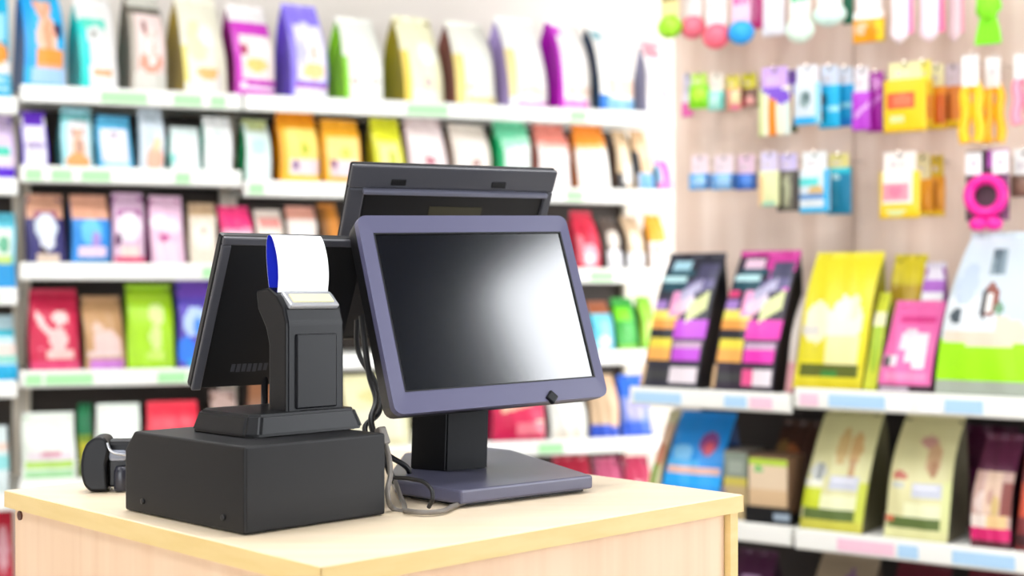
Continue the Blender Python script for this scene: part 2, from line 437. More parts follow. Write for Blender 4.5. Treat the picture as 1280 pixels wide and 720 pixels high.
L(362, 412, 9, ZT, '#8f7de8', '#6a4fd0', [R(.12, .0, 1, .12, '#e9e6f4'), R(.1, .12, 1, .17, '#b14fae'), R(.18, .2, .95, .8, '#efeaf0'), E(.3, .5, .12, .15, '#c6c2d6'), E(.6, .3, .3, .09, '#f5d28d'), E(.6, .5, .05, .1, '#f0b08c'), E(.5, .78, .3, .05, '#e6e3f6')], 'tall violet bag with pale grey front and yellow oval, top shelf', GT, depth=.14, lean=.04)
L(430, 482, 25, ZT, '#f3f3e8', '#8ed62d', [R(0, 0, .12, .55, '#8fdd33'), E(.55, .6, .3, .15, '#eaf2e0'), E(.25, .22, .1, .04, '#d0b8b2'), E(.8, .25, .12, .04, '#bfb6b0'), T(.3, .35, .85, .5, '#e6dfd2', 2)], 'white bag with bright lime side gusset, top shelf', GT, depth=.15, lean=.05)
L(503, 557, 24, ZT, '#f6f1c9', '#9c8b22', [R(0, 0, .18, .6, '#f6d75c'), E(.65, .6, .25, .14, '#eef1e6'), E(.6, .25, .12, .05, '#cfb9b2'), R(.2, .0, .9, .15, '#eef0e0')], 'pale yellow bag with olive side gusset, top shelf', GT, depth=.15, lean=.06)
L(568, 624, 30, ZT, '#f5f3e4', '#8c5a50', [R(0, 0, .2, .6, '#f6e08a'), E(.6, .55, .25, .14, '#e6ece8'), E(.35, .22, .12, .05, '#d9cbb9'), R(.3, .05, 1, .1, '#f3e5a6')], 'cream bag with brown and yellow side gusset, top shelf', GT, depth=.15, lean=.06)
L(633, 688, 25, ZT, '#f6f4ee', '#b7a2dc', [R(0, .1, .2, .65, '#f5e2a0'), R(.15, 0, 1, .07, '#eaa8e4'), E(.6, .52, .25, .12, '#dfe5e2'), E(.55, .2, .3, .06, '#e8e2c4')], 'off white bag with lavender gusset and pink foot, top shelf', GT, depth=.15, lean=.06)
L(698, 744, 27, ZT, '#f4efe9', '#b60fb4', [R(0, 0, .1, 1, '#c52cc6'), R(.1, .85, .35, .98, '#d858d2'), R(.1, 0, .9, .12, '#e488cc'), R(.25, .15, 1, .27, '#e9cfc0'), E(.55, .6, .28, .12, '#faf5f2')], 'white bag with strong magenta gusset, top shelf', GT, depth=.16, lean=.06)
L(748, 798, 34, ZT, '#f2efe9', '#274863', [R(0, 0, .25, .2, '#2c79d6'), R(.25, 0, 1, .16, '#7db4dc'), R(.2, .2, 1, .38, '#ecc9b4'), E(.5, .6, .3, .14, '#f9f5ef'), R(.08, .85, .35, .95, '#8cb9c2')], 'white bag with navy gusset and blue foot, top shelf', GT, depth=.16, lean=.06)
L(808, 842, 54, ZT, '#f6f1ec', '#b4b0cc', [E(.4, .9, .35, .12, '#df9aa4'), E(.7, .3, .25, .12, '#ee9fd6'), R(.3, 0, .9, .14, '#e4efb2'), E(.35, .55, .3, .25, '#eceaf6')], 'small white bag with rose top, last on the top shelf', GT, depth=.07, lean=.05)
# ---- second shelf
z2a, z2b = A_H[1], B_H[1]
L(-14, 19, 146, Z_H[1], '#dfc9ea', '#5a28b0', [R(0, 0, 1, .2, '#5b1fd0'), R(0, .4, .75, .52, '#4fcfb2'), R(.1, .22, .9, .4, '#f0dfe0')], 'lavender bag with purple foot at the left picture edge, second shelf', G2, depth=.08)
L(28, 60, 142, z2a, '#f0eaf3', '#4a22b8', [R(.1, .82, .9, 1, '#6f33d0'), E(.5, .42, .4, .07, '#b7a8cc'), R(.1, 0, .9, .35, '#eceaf0'), R(0, 0, .08, .8, '#5c2fe0'), R(.92, 0, 1, .8, '#5c2fe0')], 'white bag with purple top and edges, second shelf', G2, depth=.08)
L(77, 117, 137, z2a, '#a9e4ec', '#108088', [R(0, .85, .9, .94, '#5fc9c4'), R(.2, .0, .9, .85, '#e4e0e2'), *dog(.55, .48, 1.3, '#ecc3a6', '#b98a78'), E(.5, .12, .38, .14, '#f9a866')], 'aqua bag with an orange dog picture, second shelf', G2, depth=.12, lean=.03)
L(122, 166, 147, z2a, '#5dbbe4', '#1792c6', [R(.12, .15, .9, .8, '#ece2ec'), E(.5, .68, .12, .06, '#b0a6b4'), R(.15, 0, .9, .17, '#b7e0f8'), E(.5, .35, .3, .15, '#f2e3e0')], 'sky blue bag with pale pink panel, second shelf', G2, depth=.08)
L(175, 207, 138, z2a, '#d3dee6', '#8fb6c6', [E(.6, .2, .35, .2, '#f6b69c'), E(.65, .45, .2, .13, '#e8d3a8'), R(.2, .85, .8, .92, '#b4c2ca'), E(.4, .6, .15, .2, '#c6d3e2')], 'slim pale grey bag with peach picture, second shelf', G2, depth=.08)
L(214, 252, 161, z2a, '#e4f1ee', '#66c8b8', [R(.1, .1, .9, .85, '#f1eef2'), E(.1, .3, .1, .15, '#8ddcd0'), T(.2, .35, .8, .5, '#dcdce4', 2)], 'short pale mint bag between two taller pale bags, second shelf', G2, depth=.08)
L(256, 292, 149, z2a, '#eff0ee', '#5fc4ae', [E(.5, .75, .25, .1, '#d6e0dc'), E(.5, .3, .35, .15, '#f4eeea'), R(.1, .55, .9, .58, '#e4e2e0')], 'white bag with teal gusset, second shelf of the ticketed bay', G2, depth=.08)
L(308, 341, 152, z2b, '#dff0ea', '#1a9a5c', [R(.15, .9, .9, 1, '#cfdc9a'), E(.5, .6, .3, .15, '#bfe6e4'), R(.3, .05, .95, .45, '#e9f1f2')], 'pale mint bag with emerald gusset next to the tall orange bag', G2, depth=.12)
L(350, 402, 142, z2b, '#fdb52a', '#e08400', [R(.15, .12, .92, .8, '#ffe07a'), R(.0, .86, 1, 1, '#fba21c'), E(.6, .5, .1, .1, '#b7c23e'), R(.25, .12, .95, .33, '#e8d6da'), E(.35, .26, .1, .07, '#8f6a92'), R(.1, 0, 1, .1, '#ffcb2e')], 'tall orange bag with yellow panel and plum spot, second shelf', G2, depth=.1)
L(405, 455, 152, z2b, '#fdb42c', '#c97400', [R(.12, .15, .92, .75, '#ffdc8c'), E(.6, .5, .14, .1, '#cfd060'), R(.15, .12, .9, .38, '#ead3d8'), E(.25, .32, .1, .07, '#9c6a8a')], 'shorter orange bag right of the tall orange bag, second shelf', G2, depth=.1)
L(468, 507, 150, z2b, '#dfe02c', '#a99d16', [R(.15, .05, .85, .62, '#efe39a'), E(.6, .4, .12, .15, '#c9cf4c'), R(.1, .62, .9, .7, '#f0ea80')], 'slim acid yellow bag, second shelf above the raised screen', G2, depth=.08)
L(512, 562, 151, z2b, '#f2dfde', '#c7a7a2', [R(.1, .1, .9, .8, '#f7eae6'), E(.5, .4, .1, .08, '#c9808c'), E(.6, .38, .07, .05, '#a34a60'), T(.2, .1, .8, .25, '#e8dbc8', 2)], 'pale pink bag with a small crimson spot, second shelf', G2, depth=.1)
L(567, 617, 158, z2b, '#efe2d4', '#a78f80', [R(.12, .1, .9, .8, '#f6ece4'), E(.55, .4, .12, .07, '#c7a294'), E(.6, .38, .06, .04, '#8c5a54')], 'cream bag with a small brown spot, second shelf', G2, depth=.1)
L(624, 668, 153, z2b, '#eef8f2', '#16a45e', [R(0, .72, 1, 1, '#74dbaa'), R(0, .1, .14, .75, '#25b571'), D(.1, 1, .6, .75, .1, '#aeeacb')], 'white bag with mint green top, second shelf', G2, depth=.1)
L(674, 716, 158, z2b, '#f8f2ee', '#d5776a', [R(0, .74, 1, 1, '#ee8f80'), D(0, 1, .68, .76, -.05, '#f6c6ba'), T(.2, .2, .8, .4, '#f1e3da', 2)], 'white bag with coral top, second shelf', G2, depth=.1)
L(722, 765, 159, z2b, '#f6f2ea', '#d07412', [R(0, .7, 1, 1, '#f89632'), D(0, 1, .64, .72, .04, '#fbc184'), T(.2, .2, .8, .4, '#f1e6da', 2)], 'white bag with orange top, second shelf', G2, depth=.1)
L(773, 793, 165, z2b, '#d8bb94', '#5c5048', [R(0, 0, .6, .3, '#2c2a2c'), E(.5, .6, .4, .2, '#e9d6bc'), R(.4, .1, 1, .45, '#efe9e2')], 'narrow tan and black bag right of the orange topped bag', G2, depth=.09)
L(796, 818, 165, z2b, '#dab68c', '#2f4a56', [R(.1, 0, 1, .32, '#74aede'), R(0, .3, .3, .7, '#3b3a40'), E(.6, .7, .3, .15, '#e9cdac')], 'narrow tan bag with pale blue foot, second shelf end', G2, depth=.09)
L(824, 842, 202, z2b, '#fb7cc6', '#6cb0dc', [R(0, .3, .3, 1, '#9fd2ee'), E(.6, .5, .3, .3, '#ff6fc0')], 'small hot pink pack, last on the second shelf', G2, depth=.07)
# ---- third shelf
z3a, z3b = A_H[2], B_H[2]
L(-18, 21, 268, Z_H[2], '#5fcbe2', '#1a86c0', [R(0, .0, 1, .35, '#2a9fe0'), R(0, .35, .9, .47, '#c5e07a'), R(0, .47, .9, .85, '#e9f1e6'), E(.6, .62, .2, .12, '#69b892')], 'aqua bag with green stripe at the left picture edge, third shelf', G3, depth=.08)
L(34, 82, 245, z3a, '#34306e', '#2b2760', [R(0, .68, 1, 1, '#d8a184'), R(.22, .68, .85, .82, '#93436a'), E(.52, .55, .3, .22, '#dbe6f2'), E(.52, .35, .2, .14, '#e4e8f4'), R(.2, 0, .85, .14, '#dfc8b4'), E(.4, .2, .1, .06, '#4a3a3e')], 'navy bag with tan top and large white pet head, third shelf', G3, depth=.1)
L(90, 139, 246, z3a, '#2e8fe2', '#1966b8', [R(0, .7, 1, 1, '#e2a688'), E(.5, .5, .3, .2, '#67c4f2'), E(.6, .35, .12, .15, '#a78fd6'), R(.15, .1, .9, .25, '#efd3e2'), R(.1, 0, 1, .07, '#1c84b4')], 'blue bag with tan top and pink banner, third shelf', G3, depth=.1)
L(142, 183, 243, z3a, '#dcb8d2', '#8a2a80', [R(.1, .7, .9, .82, '#a45a94'), E(.5, .55, .38, .22, '#f2e8f0'), R(.05, 0, 1, .12, '#d84a76'), R(.2, .12, .85, .25, '#ead5cc'), E(.15, .35, .12, .1, '#5a2f56')], 'mauve bag with white pet picture and crimson foot, third shelf', G3, depth=.1)
L(189, 232, 247, z3a, '#eac2da', '#b0268e', [E(.3, .65, .28, .12, '#f6eaf2'), E(.7, .6, .25, .12, '#f4dfec'), E(.4, .42, .15, .06, '#c4488e'), R(.12, 0, .85, .35, '#f0d3e0')], 'pale pink bag with berry gusset, third shelf', G3, depth=.1)
L(238, 274, 256, z3a, '#e8dbc8', '#b59c84', [E(.5, .5, .4, .25, '#f3ebdd'), E(.5, .6, .1, .05, '#b9a794'), R(0, .85, 1, 1, '#c9ab86')], 'cream bag with tan top beside the terminal screen back, third shelf', G3, depth=.1)
L(277, 318, 260, z3a, '#f6e8e6', '#7a4a50', [R(0, .62, 1, 1, '#f0387c'), D(0, 1, .55, .64, .05, '#f79cb8')], 'white bag with hot pink top, third shelf', G3, depth=.1)
L(322, 358, 264, z3b, '#f3e6d8', '#9a5a52', [R(.1, .75, .9, .92, '#ec9a92'), E(.5, .45, .35, .2, '#f8efe6')], 'cream bag with coral top band, behind the receipt paper', G3, depth=.1)
L(361, 400, 260, z3b, '#f1e4da', '#6a4a3c', [R(.0, .85, 1, 1, '#e9a893'), E(.5, .5, .35, .2, '#f7efe8'), E(.7, .35, .1, .1, '#d9c2e2')], 'cream bag with peach rim, right of the receipt paper', G3, depth=.1)
L(404, 428, 256, z3b, '#8c5a22', '#3c2a20', [R(.4, .3, 1, 1, '#c9802c')], 'slim brown and amber bag left of the raised screen, third shelf', G3, depth=.1)
L(722, 752, 266, z3b, '#e0324e', '#b81e3a', [E(.5, .25, .42, .22, '#f6a8b4'), E(.4, .2, .25, .1, '#fbe2e4'), E(.35, .7, .25, .15, '#c71f3c'), R(0, .1, .3, .6, '#f27a88')], 'red bag with pink picture beside the touch screen, third shelf', G3, depth=.1)
L(757, 780, 274, z3b, '#5e5048', '#3a302c', [E(.6, .62, .35, .2, '#e4d9cc'), R(.1, 0, 1, .4, '#dcdade'), E(.5, .3, .3, .12, '#f6f4f6')], 'dark taupe bag with round white picture, third shelf', G3, depth=.1)
L(785, 808, 272, z3b, '#cbb090', '#5a4a40', [E(.5, .55, .38, .22, '#efe0c6'), R(0, 0, 1, .35, '#e2e2e4')], 'tan bag with cream oval, third shelf', G3, depth=.1)
L(813, 836, 270, z3b, '#f4ece8', '#c98a3a', [R(0, .55, 1, 1, '#f7a830'), E(.5, .38, .4, .12, '#f4b6ac')], 'white bag with orange upper half, last on third shelf', G3, depth=.08)
# ---- fourth shelf
z4a, z4b = A_H[3], B_H[3]
L(-16, 21, 396, Z_H[3], '#c3e3ea', '#4aa8c8', [R(0, .0, 1, .25, '#1fb2e2'), R(0, .72, 1, .84, '#22b6cc'), R(0, .3, 1, .42, '#8fd8c8'), R(0, .42, 1, .62, '#efdcd2')], 'pale aqua striped bag at the left picture edge, fourth shelf', G4, depth=.1)
L(38, 101, 363, z4a, '#d0274e', '#8e1a38', [D(.12, .45, .66, .8, -.9, '#f3cfcc'), E(.62, .68, .16, .09, '#f5d3cf'), E(.58, .4, .18, .16, '#f4cac6'), R(.35, .17, .9, .25, '#f0c6bf'), R(0, 0, 1, .12, '#e2467a'), E(.22, .3, .05, .03, '#e66c86')], 'crimson bag with a pale leaping pet picture, fourth shelf', G4, depth=.13, lean=.13)
L(106, 157, 372, z4a, '#c69a6c', '#8a6a48', [R(.1, 0, .95, .17, '#cd7fd2'), E(.55, .38, .35, .2, '#ecc9c2'), E(.35, .6, .15, .08, '#e3bfae'), R(.05, .2, .9, .27, '#ead0cc')], 'brown paper bag with violet foot panel, fourth shelf', G4, depth=.12, lean=.13)
L(160, 220, 357, z4a, '#a9dc1f', '#7da514', [E(.62, .68, .18, .14, '#dcef9c'), E(.6, .4, .14, .16, '#d6ec8e'), E(.6, .18, .2, .07, '#c9e66c'), R(.05, .86, .9, .92, '#b9e53a')], 'lime green bag, fourth shelf, left of the terminal screen', G4, depth=.13, lean=.1)
L(224, 272, 352, z4a, '#5d4ab8', '#2c3a8e', [R(.0, .85, 1, 1, '#7a4fc0'), E(.45, .55, .35, .18, '#b5cdf2'), E(.5, .5, .12, .1, '#3f86e0'), E(.2, .22, .25, .16, '#2f7df0'), R(.2, 0, 1, .1, '#2a9fd8')], 'violet and blue bag partly behind the terminal screen back', G4, depth=.12)
L(742, 770, 378, z4b, '#6fd3ea', '#2d8fae', [R(0, .8, 1, 1, '#a8603e'), E(.5, .2, .3, .15, '#efd5d8'), E(.6, .5, .3, .2, '#93e2f2')], 'cyan bag with brown top beside the touch screen, fourth shelf', G4, depth=.09)
L(772, 800, 374, z4b, '#3aa83e', '#2a7a2a', [R(0, .62, .8, .88, '#7be01f'), E(.5, .35, .3, .2, '#5cba5e'), R(0, 0, 1, .1, '#7fc22a')], 'green bag with brighter lime top, fourth shelf', G4, depth=.09)
L(803, 823, 372, z4b, '#8fcf2f', '#5a8a26', [E(.5, .4, .3, .2, '#c0e070')], 'slim lime bag half hidden by the black pet food bag', G4, depth=.09)
# ---- low shelf
z5a, z5b = A_H[4], B_H[4]
def L5(*a, **k): bag(OL, AL, *a, inset=k.pop('inset', -.07), **k)
L5(-30, 10, 534, Z_H[4], '#d6e3e2', '#a8b4b4', [R(0, .4, 1, .62, '#8fd6d6'), R(0, .7, 1, .8, '#e6c9b8')], 'pale bag with teal band at the left picture edge, low shelf', G5, depth=.12)
L5(26, 95, 517, z5a, '#e6ede2', '#b9cca8', [R(.05, .2, .95, .3, '#b5e064'), R(.05, .04, .95, .14, '#a6dca0'), R(.1, .3, .95, .45, '#e6dbe0'), E(.55, .42, .2, .05, '#d58a9e'), E(.4, .68, .3, .2, '#eef3ea')], 'pale green white bag with lime bands, low shelf above the counter end', G5, depth=.13, lean=.12)
L5(98, 116, 506, z5a, '#7f9a2c', '#2c6a3c', [R(0, .6, 1, 1, '#1d7a4c'), R(.1, .2, .8, .5, '#d2c838')], 'narrow dark green and yellow bag between two pale bags, low shelf', G5, depth=.11, inset=-.02)
L5(119, 176, 506, z5a, '#e6efe4', '#c86a7c', [E(.45, .6, .3, .2, '#f1f5ee'), R(.1, .1, .9, .3, '#e2e6cc')], 'plain pale white bag behind the small black device, low shelf', G5, depth=.12, lean=.1)
L5(183, 250, 503, z5a, '#ea3148', '#8e1626', [R(.1, .7, .95, .85, '#f04a5c'), E(.5, .4, .3, .2, '#f6a3a8')], 'bright red bag behind the black cash drawer, low shelf', G5, depth=.13, lean=.1)
L5(266, 299, 490, z5a, '#b89c92', '#5c3a2c', [R(0, .0, 1, .3, '#f08a5c'), R(.1, .55, .9, .8, '#cbb4ac')], 'dusty pink bag under the terminal screen back, low shelf', G5, depth=.13)
L5(312, 412, 478, z5b, '#8a5a3a', '#5a3426', [R(.1, .3, .9, .6, '#e9b58a')], 'brown bag behind the receipt printer column, low shelf', G5, depth=.13)
L5(432, 512, 470, z5b, '#ece6b8', '#c6bd84', [R(.1, .1, .9, .55, '#f1ecd2'), E(.5, .75, .3, .1, '#dfd896')], 'pale straw bag seen between the box and the monitor stand', G5, depth=.13)
L5(616, 682, 480, z5b, '#d31c50', '#8f0f3c', [R(.15, .35, 1, .95, '#f3cdaa'), D(.1, 1, .2, .52, .22, '#da2c58'), R(.45, .1, 1, .35, '#ec7d8c'), R(0, 0, 1, .1, '#cb1652')], 'crimson and tan bag right of the monitor neck, low shelf', G5, depth=.13)
L5(688, 734, 480, z5b, '#e6e6de', '#a9a9a6', [E(.5, .55, .35, .3, '#f2f4ec'), R(.1, .0, .9, .2, '#e4dbcc')], 'plain off white bag below the touch screen corner, low shelf', G5, depth=.12)
L5(739, 775, 470, z5b, '#d2b491', '#8e7458', [R(0, 0, 1, .22, '#2450c4'), R(.75, .2, 1, 1, '#e8bd9a')], 'tan bag with royal blue foot below the touch screen, low shelf', G5, depth=.1)
L5(779, 815, 470, z5b, '#7f93e0', '#2f57d0', [R(0, 0, 1, .25, '#3a66dc'), E(.5, .5, .35, .2, '#b4b0ea'), R(0, .7, 1, 1, '#2f6ee0')], 'royal blue bag, last on the low shelf beside the display bay', G5, depth=.1)
# ---- bottom row standing on the plinth
G6 = 'bags on the plinth of the wall shelving'
for px0, px1, yt, c, s, lb in ((-8, 16, 628, '#c9203a', '#8e1626', 'red bag at the floor level left of the counter'), (700, 748, 572, '#c42a48', '#7e1a30', 'dark crimson bag on the plinth behind the counter'),
                               (752, 786, 574, '#d8648c', '#8e3a56', 'rose bag on the plinth behind the counter'), (789, 822, 572, '#c8305a', '#8a1e3c', 'deep pink bag on the plinth beside the display bay')):
    bag(OL, AL, px0, px1, yt, .112, c, s, [E(.5, .6, .3, .2, '#f0b2bc'), R(.1, .2, .9, .3, '#f2d6cc')], lb, G6, inset=.07, depth=.12, nu=12, nv=16)

# ------------------------------------------------------------------ right display units: bags
GC = 'bags on the upper shelf of the display bays'; GD = 'bags on the middle shelf of the display bays'; GE = 'bags on the bottom shelf of the display bays'
def B(*a, **k): 
    k.setdefault('nu', 30); k.setdefault('nv', 42); k.setdefault('depth', .15); k.setdefault('lean', .3); bag(OR, AR, *a, **k)
def squares(purple, teal, extra):
    return [R(.02, .06, .5, .14, '#3c3c3e'), R(.0, .02, .08, .2, '#d9b48a'), R(.02, .22, .48, .3, '#f7b25a'), R(.02, .30, .48, .37, '#f4e04c'), R(.5, .21, .96, .31, purple), R(.5, .31, .96, .35, '#c9a7c4'),
            R(.5, .04, .96, .16, '#eadfe6'), *extra, R(.04, .39, .48, .44, '#27282c'), R(.0, .45, .5, .52, '#f5a64e'), R(.0, .52, .5, .59, '#f2e566'), R(.48, .39, 1, .52, purple), R(.3, .54, .52, .74, '#ee9cc8'), E(.5, .62, .12, .06, '#f6c6d8'),
            E(.6, .66, .1, .07, '#e0cfe2'), D(.62, .92, .5, .64, .35, '#dfe6a2'), R(.0, .6, .22, .68, '#a882cc'), R(.08, .73, .5, .8, '#1c4a58'), R(.05, .8, .45, .86, '#bfe6ea'), R(.1, .86, .55, .91, '#23505e'),
            R(.12, .91, .45, .97, teal), D(.5, .98, .68, .8, .2, '#6a648e'), D(.45, .75, .66, .74, .3, '#b9b4d2'), R(.62, .84, .95, .95, '#4c4a66'), R(.0, .66, .3, .69, '#3c3550')]
B(800, 871, 318, C_H[0], '#2b2b38', '#15151c', squares('#c752dc', '#a9d4e2', []), 'black pet food bag with yellow and purple squares, first in the display bay', GC, pinch=.0)
B(889, 966, 315, C_H[0], '#2e2434', '#141318', squares('#ea34b4', '#e6c4d8', [R(.5, .04, .68, .16, '#e2528c'), R(.5, .88, 1, 1, '#c93a96'), R(.6, .74, .98, .86, '#d85cc8'), R(.0, .62, .2, .74, '#e0447c')]), 'black pet food bag with yellow and magenta squares, second in the display bay', GC, pinch=.0)
B(980, 990, 360, C_H[0], '#dccbc4', '#b08a86', [R(0, 0, 1, .3, '#e0a5aa'), E(.4, .6, .3, .3, '#e8dfd6')], 'slim pale pink bag squeezed between black and yellow bags', GC, nu=14, nv=20, inset=.07, depth=.1)
B(1096, 1138, 320, D_H[0], '#dccb28', '#a89a18', [R(.0, .1, .9, .5, '#cbd63a'), R(0, .55, 1, .8, '#c9a824')], 'second yellow bag standing behind the large yellow bag', GC, inset=.21, nu=14, nv=20, lean=.2)
B(990, 1076, 317, D_H[0], '#e4d824', '#9c9216', [E(.25, .5, .2, .16, '#f4ecc6'), R(.02, .4, .3, .47, '#d8d2c8'), E(.66, .5, .24, .2, '#f4ecd0'), E(.6, .62, .06, .1, '#f6f1dc'), E(.78, .62, .06, .1, '#f2e9b8'), R(.0, .42, .95, .44, '#e8c48a'),
   R(.45, .2, .9, .4, '#f2eaa4'), R(.06, .1, .94, .18, '#5d651c'), R(.4, .09, .62, .14, '#3f8a3c'), R(.0, .0, 1, .06, '#d8c820'), T(.1, .24, .4, .36, '#d8cc3a', 3)], 'large yellow pet food bag with olive stripe near its foot', GC, pinch=-.02)
B(1079, 1095, 368, D_H[0], '#d6dc3c', '#8ba02a', [E(.5, .5, .4, .3, '#a9c832'), R(0, .7, 1, .85, '#f0ecc0')], 'lime yellow bag partly hidden by the pink bag', GC, inset=.04, nu=14, nv=20, depth=.1)
B(1098, 1163, 378, D_H[0], '#ee6cae', '#5a1844', [R(0, 0, 1, .09, '#3a2030'), R(.05, .03, .6, .06, '#c6b4c4'), R(.3, .5, .84, .7, '#e4e0e6'), R(.44, .36, .84, .52, '#efeaee'), R(.6, .28, .84, .38, '#f4eff2'), R(.38, .66, .6, .74, '#ddd6de'), R(.05, .3, .3, .42, '#f0e2e8'),
   R(.2, .8, .9, .88, '#d83a86'), R(.1, .14, .9, .24, '#f690be'), E(.1, .36, .06, .07, '#403a3e')], 'pink pet food bag with a white pet shape, beside the large pale blue bag', GC, depth=.13)
B(1144, 1172, 330, D_H[0], '#e6dfec', '#a35ab0', [R(0, .8, 1, .92, '#b267cc'), R(.0, .5, 1, .8, '#f6f4f8'), R(0, .1, 1, .45, '#e0388a')], 'small white and purple pack behind the pink bag', GC, inset=.19, nu=14, nv=20, depth=.08, lean=.1)
B(1170, 1290, 292, D_H[0], '#cfdbe4', '#8fa4b4', [R(0, 0, 1, .1, '#aab2a4'), R(0, .1, 1, .34, '#a6ee10'), D(0, .5, .3, .36, -.1, '#a6ee10'), R(.05, .34, .9, .46, '#efe0cc'), E(.55, .4, .4, .1, '#eddac4'), R(0, .4, .6, .62, '#e6edf2'),
   E(.14, .5, .06, .06, '#46525a'), E(.5, .6, .1, .11, '#8e4a3a'), E(.44, .58, .05, .1, '#3c3a3c'), E(.5, .58, .05, .07, '#f2ece6'), E(.62, .55, .05, .04, '#6e9a7a'), R(.42, .76, .62, .94, '#8ea0aa'), E(.5, .9, .06, .04, '#5c6c76'), E(.53, .82, .05, .06, '#6c7e88'),
   E(.2, .7, .12, .14, '#bccbe0')], 'large pale blue pet food bag with bright lime lower band', GC, depth=.2, lean=.18, pinch=.32)
# middle shelf
B(806, 819, 515, C_H[1], '#e2dcb0', '#b4ab80', [E(.5, .6, .4, .15, '#c97a5c'), R(.1, .25, .7, .5, '#7f9a3e'), R(0, .7, 1, .9, '#e8c4a6')], 'slim cream and green bag left of the blue bag', GD, nu=12, nv=24, lean=.35, depth=.1)
B(822, 894, 517, C_H[1], '#1f96ec', '#123a70', [R(.05, .42, .95, .5, '#e8b8a8'), R(0, .3, 1, .42, '#1fa8f6'), E(.7, .74, .16, .12, '#8a4a8c'), E(.72, .7, .08, .07, '#e05a6a'), E(.25, .64, .2, .08, '#7cc4f4'), R(.0, .5, .6, .56, '#4fb4f2')], 'bright blue pet food bag behind the counter corner, middle shelf', GD, depth=.13)
B(895, 902, 560, C_H[1], '#3c3a4c', '#22202c', [R(.2, .3, .8, .5, '#8a86a0')], 'slim dark bag between the blue bag and the cartons', GD, nu=12, nv=16, depth=.1)
carton(OR, AR, 905, 934, 566, C_H[1], '#c9b184', '#6d665c', [R(0, .62, 1, 1, '#8d9a8c'), R(0, .5, 1, .62, '#d6c65a'), R(.2, .7, .8, .9, '#a8b2a6')], 'tan carton with grey green top, left of the green edged carton', 'cartons on the middle shelf', inset=.06)
carton(OR, AR, 936, 984, 574, C_H[1]+.03, '#e0bf96', '#7a5c44', [R(0, .45, .98, .9, '#ead3b4'), R(0, .88, 1, 1, '#bcd84c'), E(.25, .8, .1, .08, '#7ac470'), R(.0, .42, 1, .45, '#d4ab82')], 'tan carton with bright green top edge, standing on the black tray', 'cartons on the middle shelf', inset=.035)
# black tray under it
P = on_plane(OR, AR, 930, .02); P2 = on_plane(OR, AR, 988, .02); w_ = (P2-P).length; C_ = (P+P2)/2
tr = empty('display_tray', (C_.x, C_.y, C_H[1]+.001), AR, 'low black tray with pale mark under the tan carton', 'display tray')
bm = bmesh.new(); add_box(bm, -w_/2, w_/2, 0, .2, 0, .026, bev=.003); add_box(bm, -w_/2, w_/2, 0, .006, .02, .05, bev=.002); mesh_obj('tray_body', bm, M_plast, tr)
box_obj('tray_label', (.02, .07, -.001, 0, .015, .035), flat('tray_label_blue_grey', '#8f9fae'), tr)
B(956, 1006, 528, C_H[1], '#4a2c22', '#241614', [E(.4, .6, .3, .2, '#b0683c'), E(.6, .5, .12, .12, '#c23c3c'), R(0, .2, 1, .35, '#3a3034'), E(.2, .7, .15, .15, '#8a6a3c')], 'dark brown and orange bag standing behind the tan cartons', GD, inset=.18, nu=18, nv=26, lean=.2)
cream_a = lambda extra: [R(.05, .1, .9, .19, '#5c7036'), R(.3, .19, .85, .3, '#eef0c4'), R(.4, .36, .85, .48, '#c9ccda'), R(.45, .42, .8, .46, '#e6e6f0'), *extra]
B(1000, 1078, 512, D_H[1], '#dfdca6', '#6f6a4c', cream_a([R(0, .18, .3, .36, '#cad62a'), R(.86, .0, 1, .42, '#cdd54e'), R(0, 0, 1, .09, '#cdc84c'), E(.5, .72, .1, .16, '#d4b67c'), E(.72, .7, .1, .15, '#d2ab72'), E(.72, .55, .06, .08, '#c49a6c'),
   E(.18, .5, .14, .08, '#c7cac6'), E(.2, .5, .05, .07, '#7d8484'), R(.0, .38, .3, .44, '#e9e9da')]), 'cream pet food bag with lime corner and dark green stripe, middle shelf', GD, depth=.17)
B(1103, 1183, 520, D_H[1], '#e0dba6', '#77705a', cream_a([R(0, .14, .12, .19, '#cf6a4a'), E(.68, .68, .13, .13, '#d2ac84'), E(.55, .82, .14, .05, '#cc9a8e'), E(.7, .6, .06, .08, '#b98a62'), E(.18, .53, .13, .035, '#c46a5a'), R(.08, .42, .26, .48, '#c4c8c4'),
   R(.88, 0, 1, .5, '#dfe2a0'), R(0, 0, 1, .09, '#e2e0a4')]), 'cream pet food bag with small red oval and green stripe, middle shelf', GD, depth=.17)
B(1212, 1262, 545, D_H[1], '#caa69a', '#3c1020', [R(0, .0, 1, .06, '#5c2430'), R(0, .07, 1, .18, '#d81c6c'), R(0, .19, .9, .3, '#e8c48c'), R(0, .2, .4, .3, '#efe0d6'), E(.25, .42, .18, .1, '#e6d0c8'), D(.3, .7, .3, .9, .2, '#e0c0a8'), R(.75, .3, 1, .62, '#8e4e48'), R(.0, .72, 1, 1, '#5c2040'), E(.45, .48, .08, .08, '#c49a8a'), E(.6, .4, .1, .1, '#d6b878')], 'maroon and dusty pink bag with crimson foot band, middle shelf', GD, depth=.15, lean=.22)
B(1268, 1310, 540, D_H[1], '#7a2a2c', '#3c1014', [R(0, .3, 1, .6, '#c84a2a'), R(0, .05, 1, .15, '#3c1014')], 'rust red bag cut off by the right picture edge, middle shelf', GD, nu=14, nv=20)
B(1196, 1270, 535, D_H[1], '#4c1434', '#2c0a1c', [R(0, .4, 1, .6, '#63204a')], 'dark maroon bag standing behind the dusty pink bag', GD, inset=.33, nu=12, nv=16, lean=.02, depth=.10)
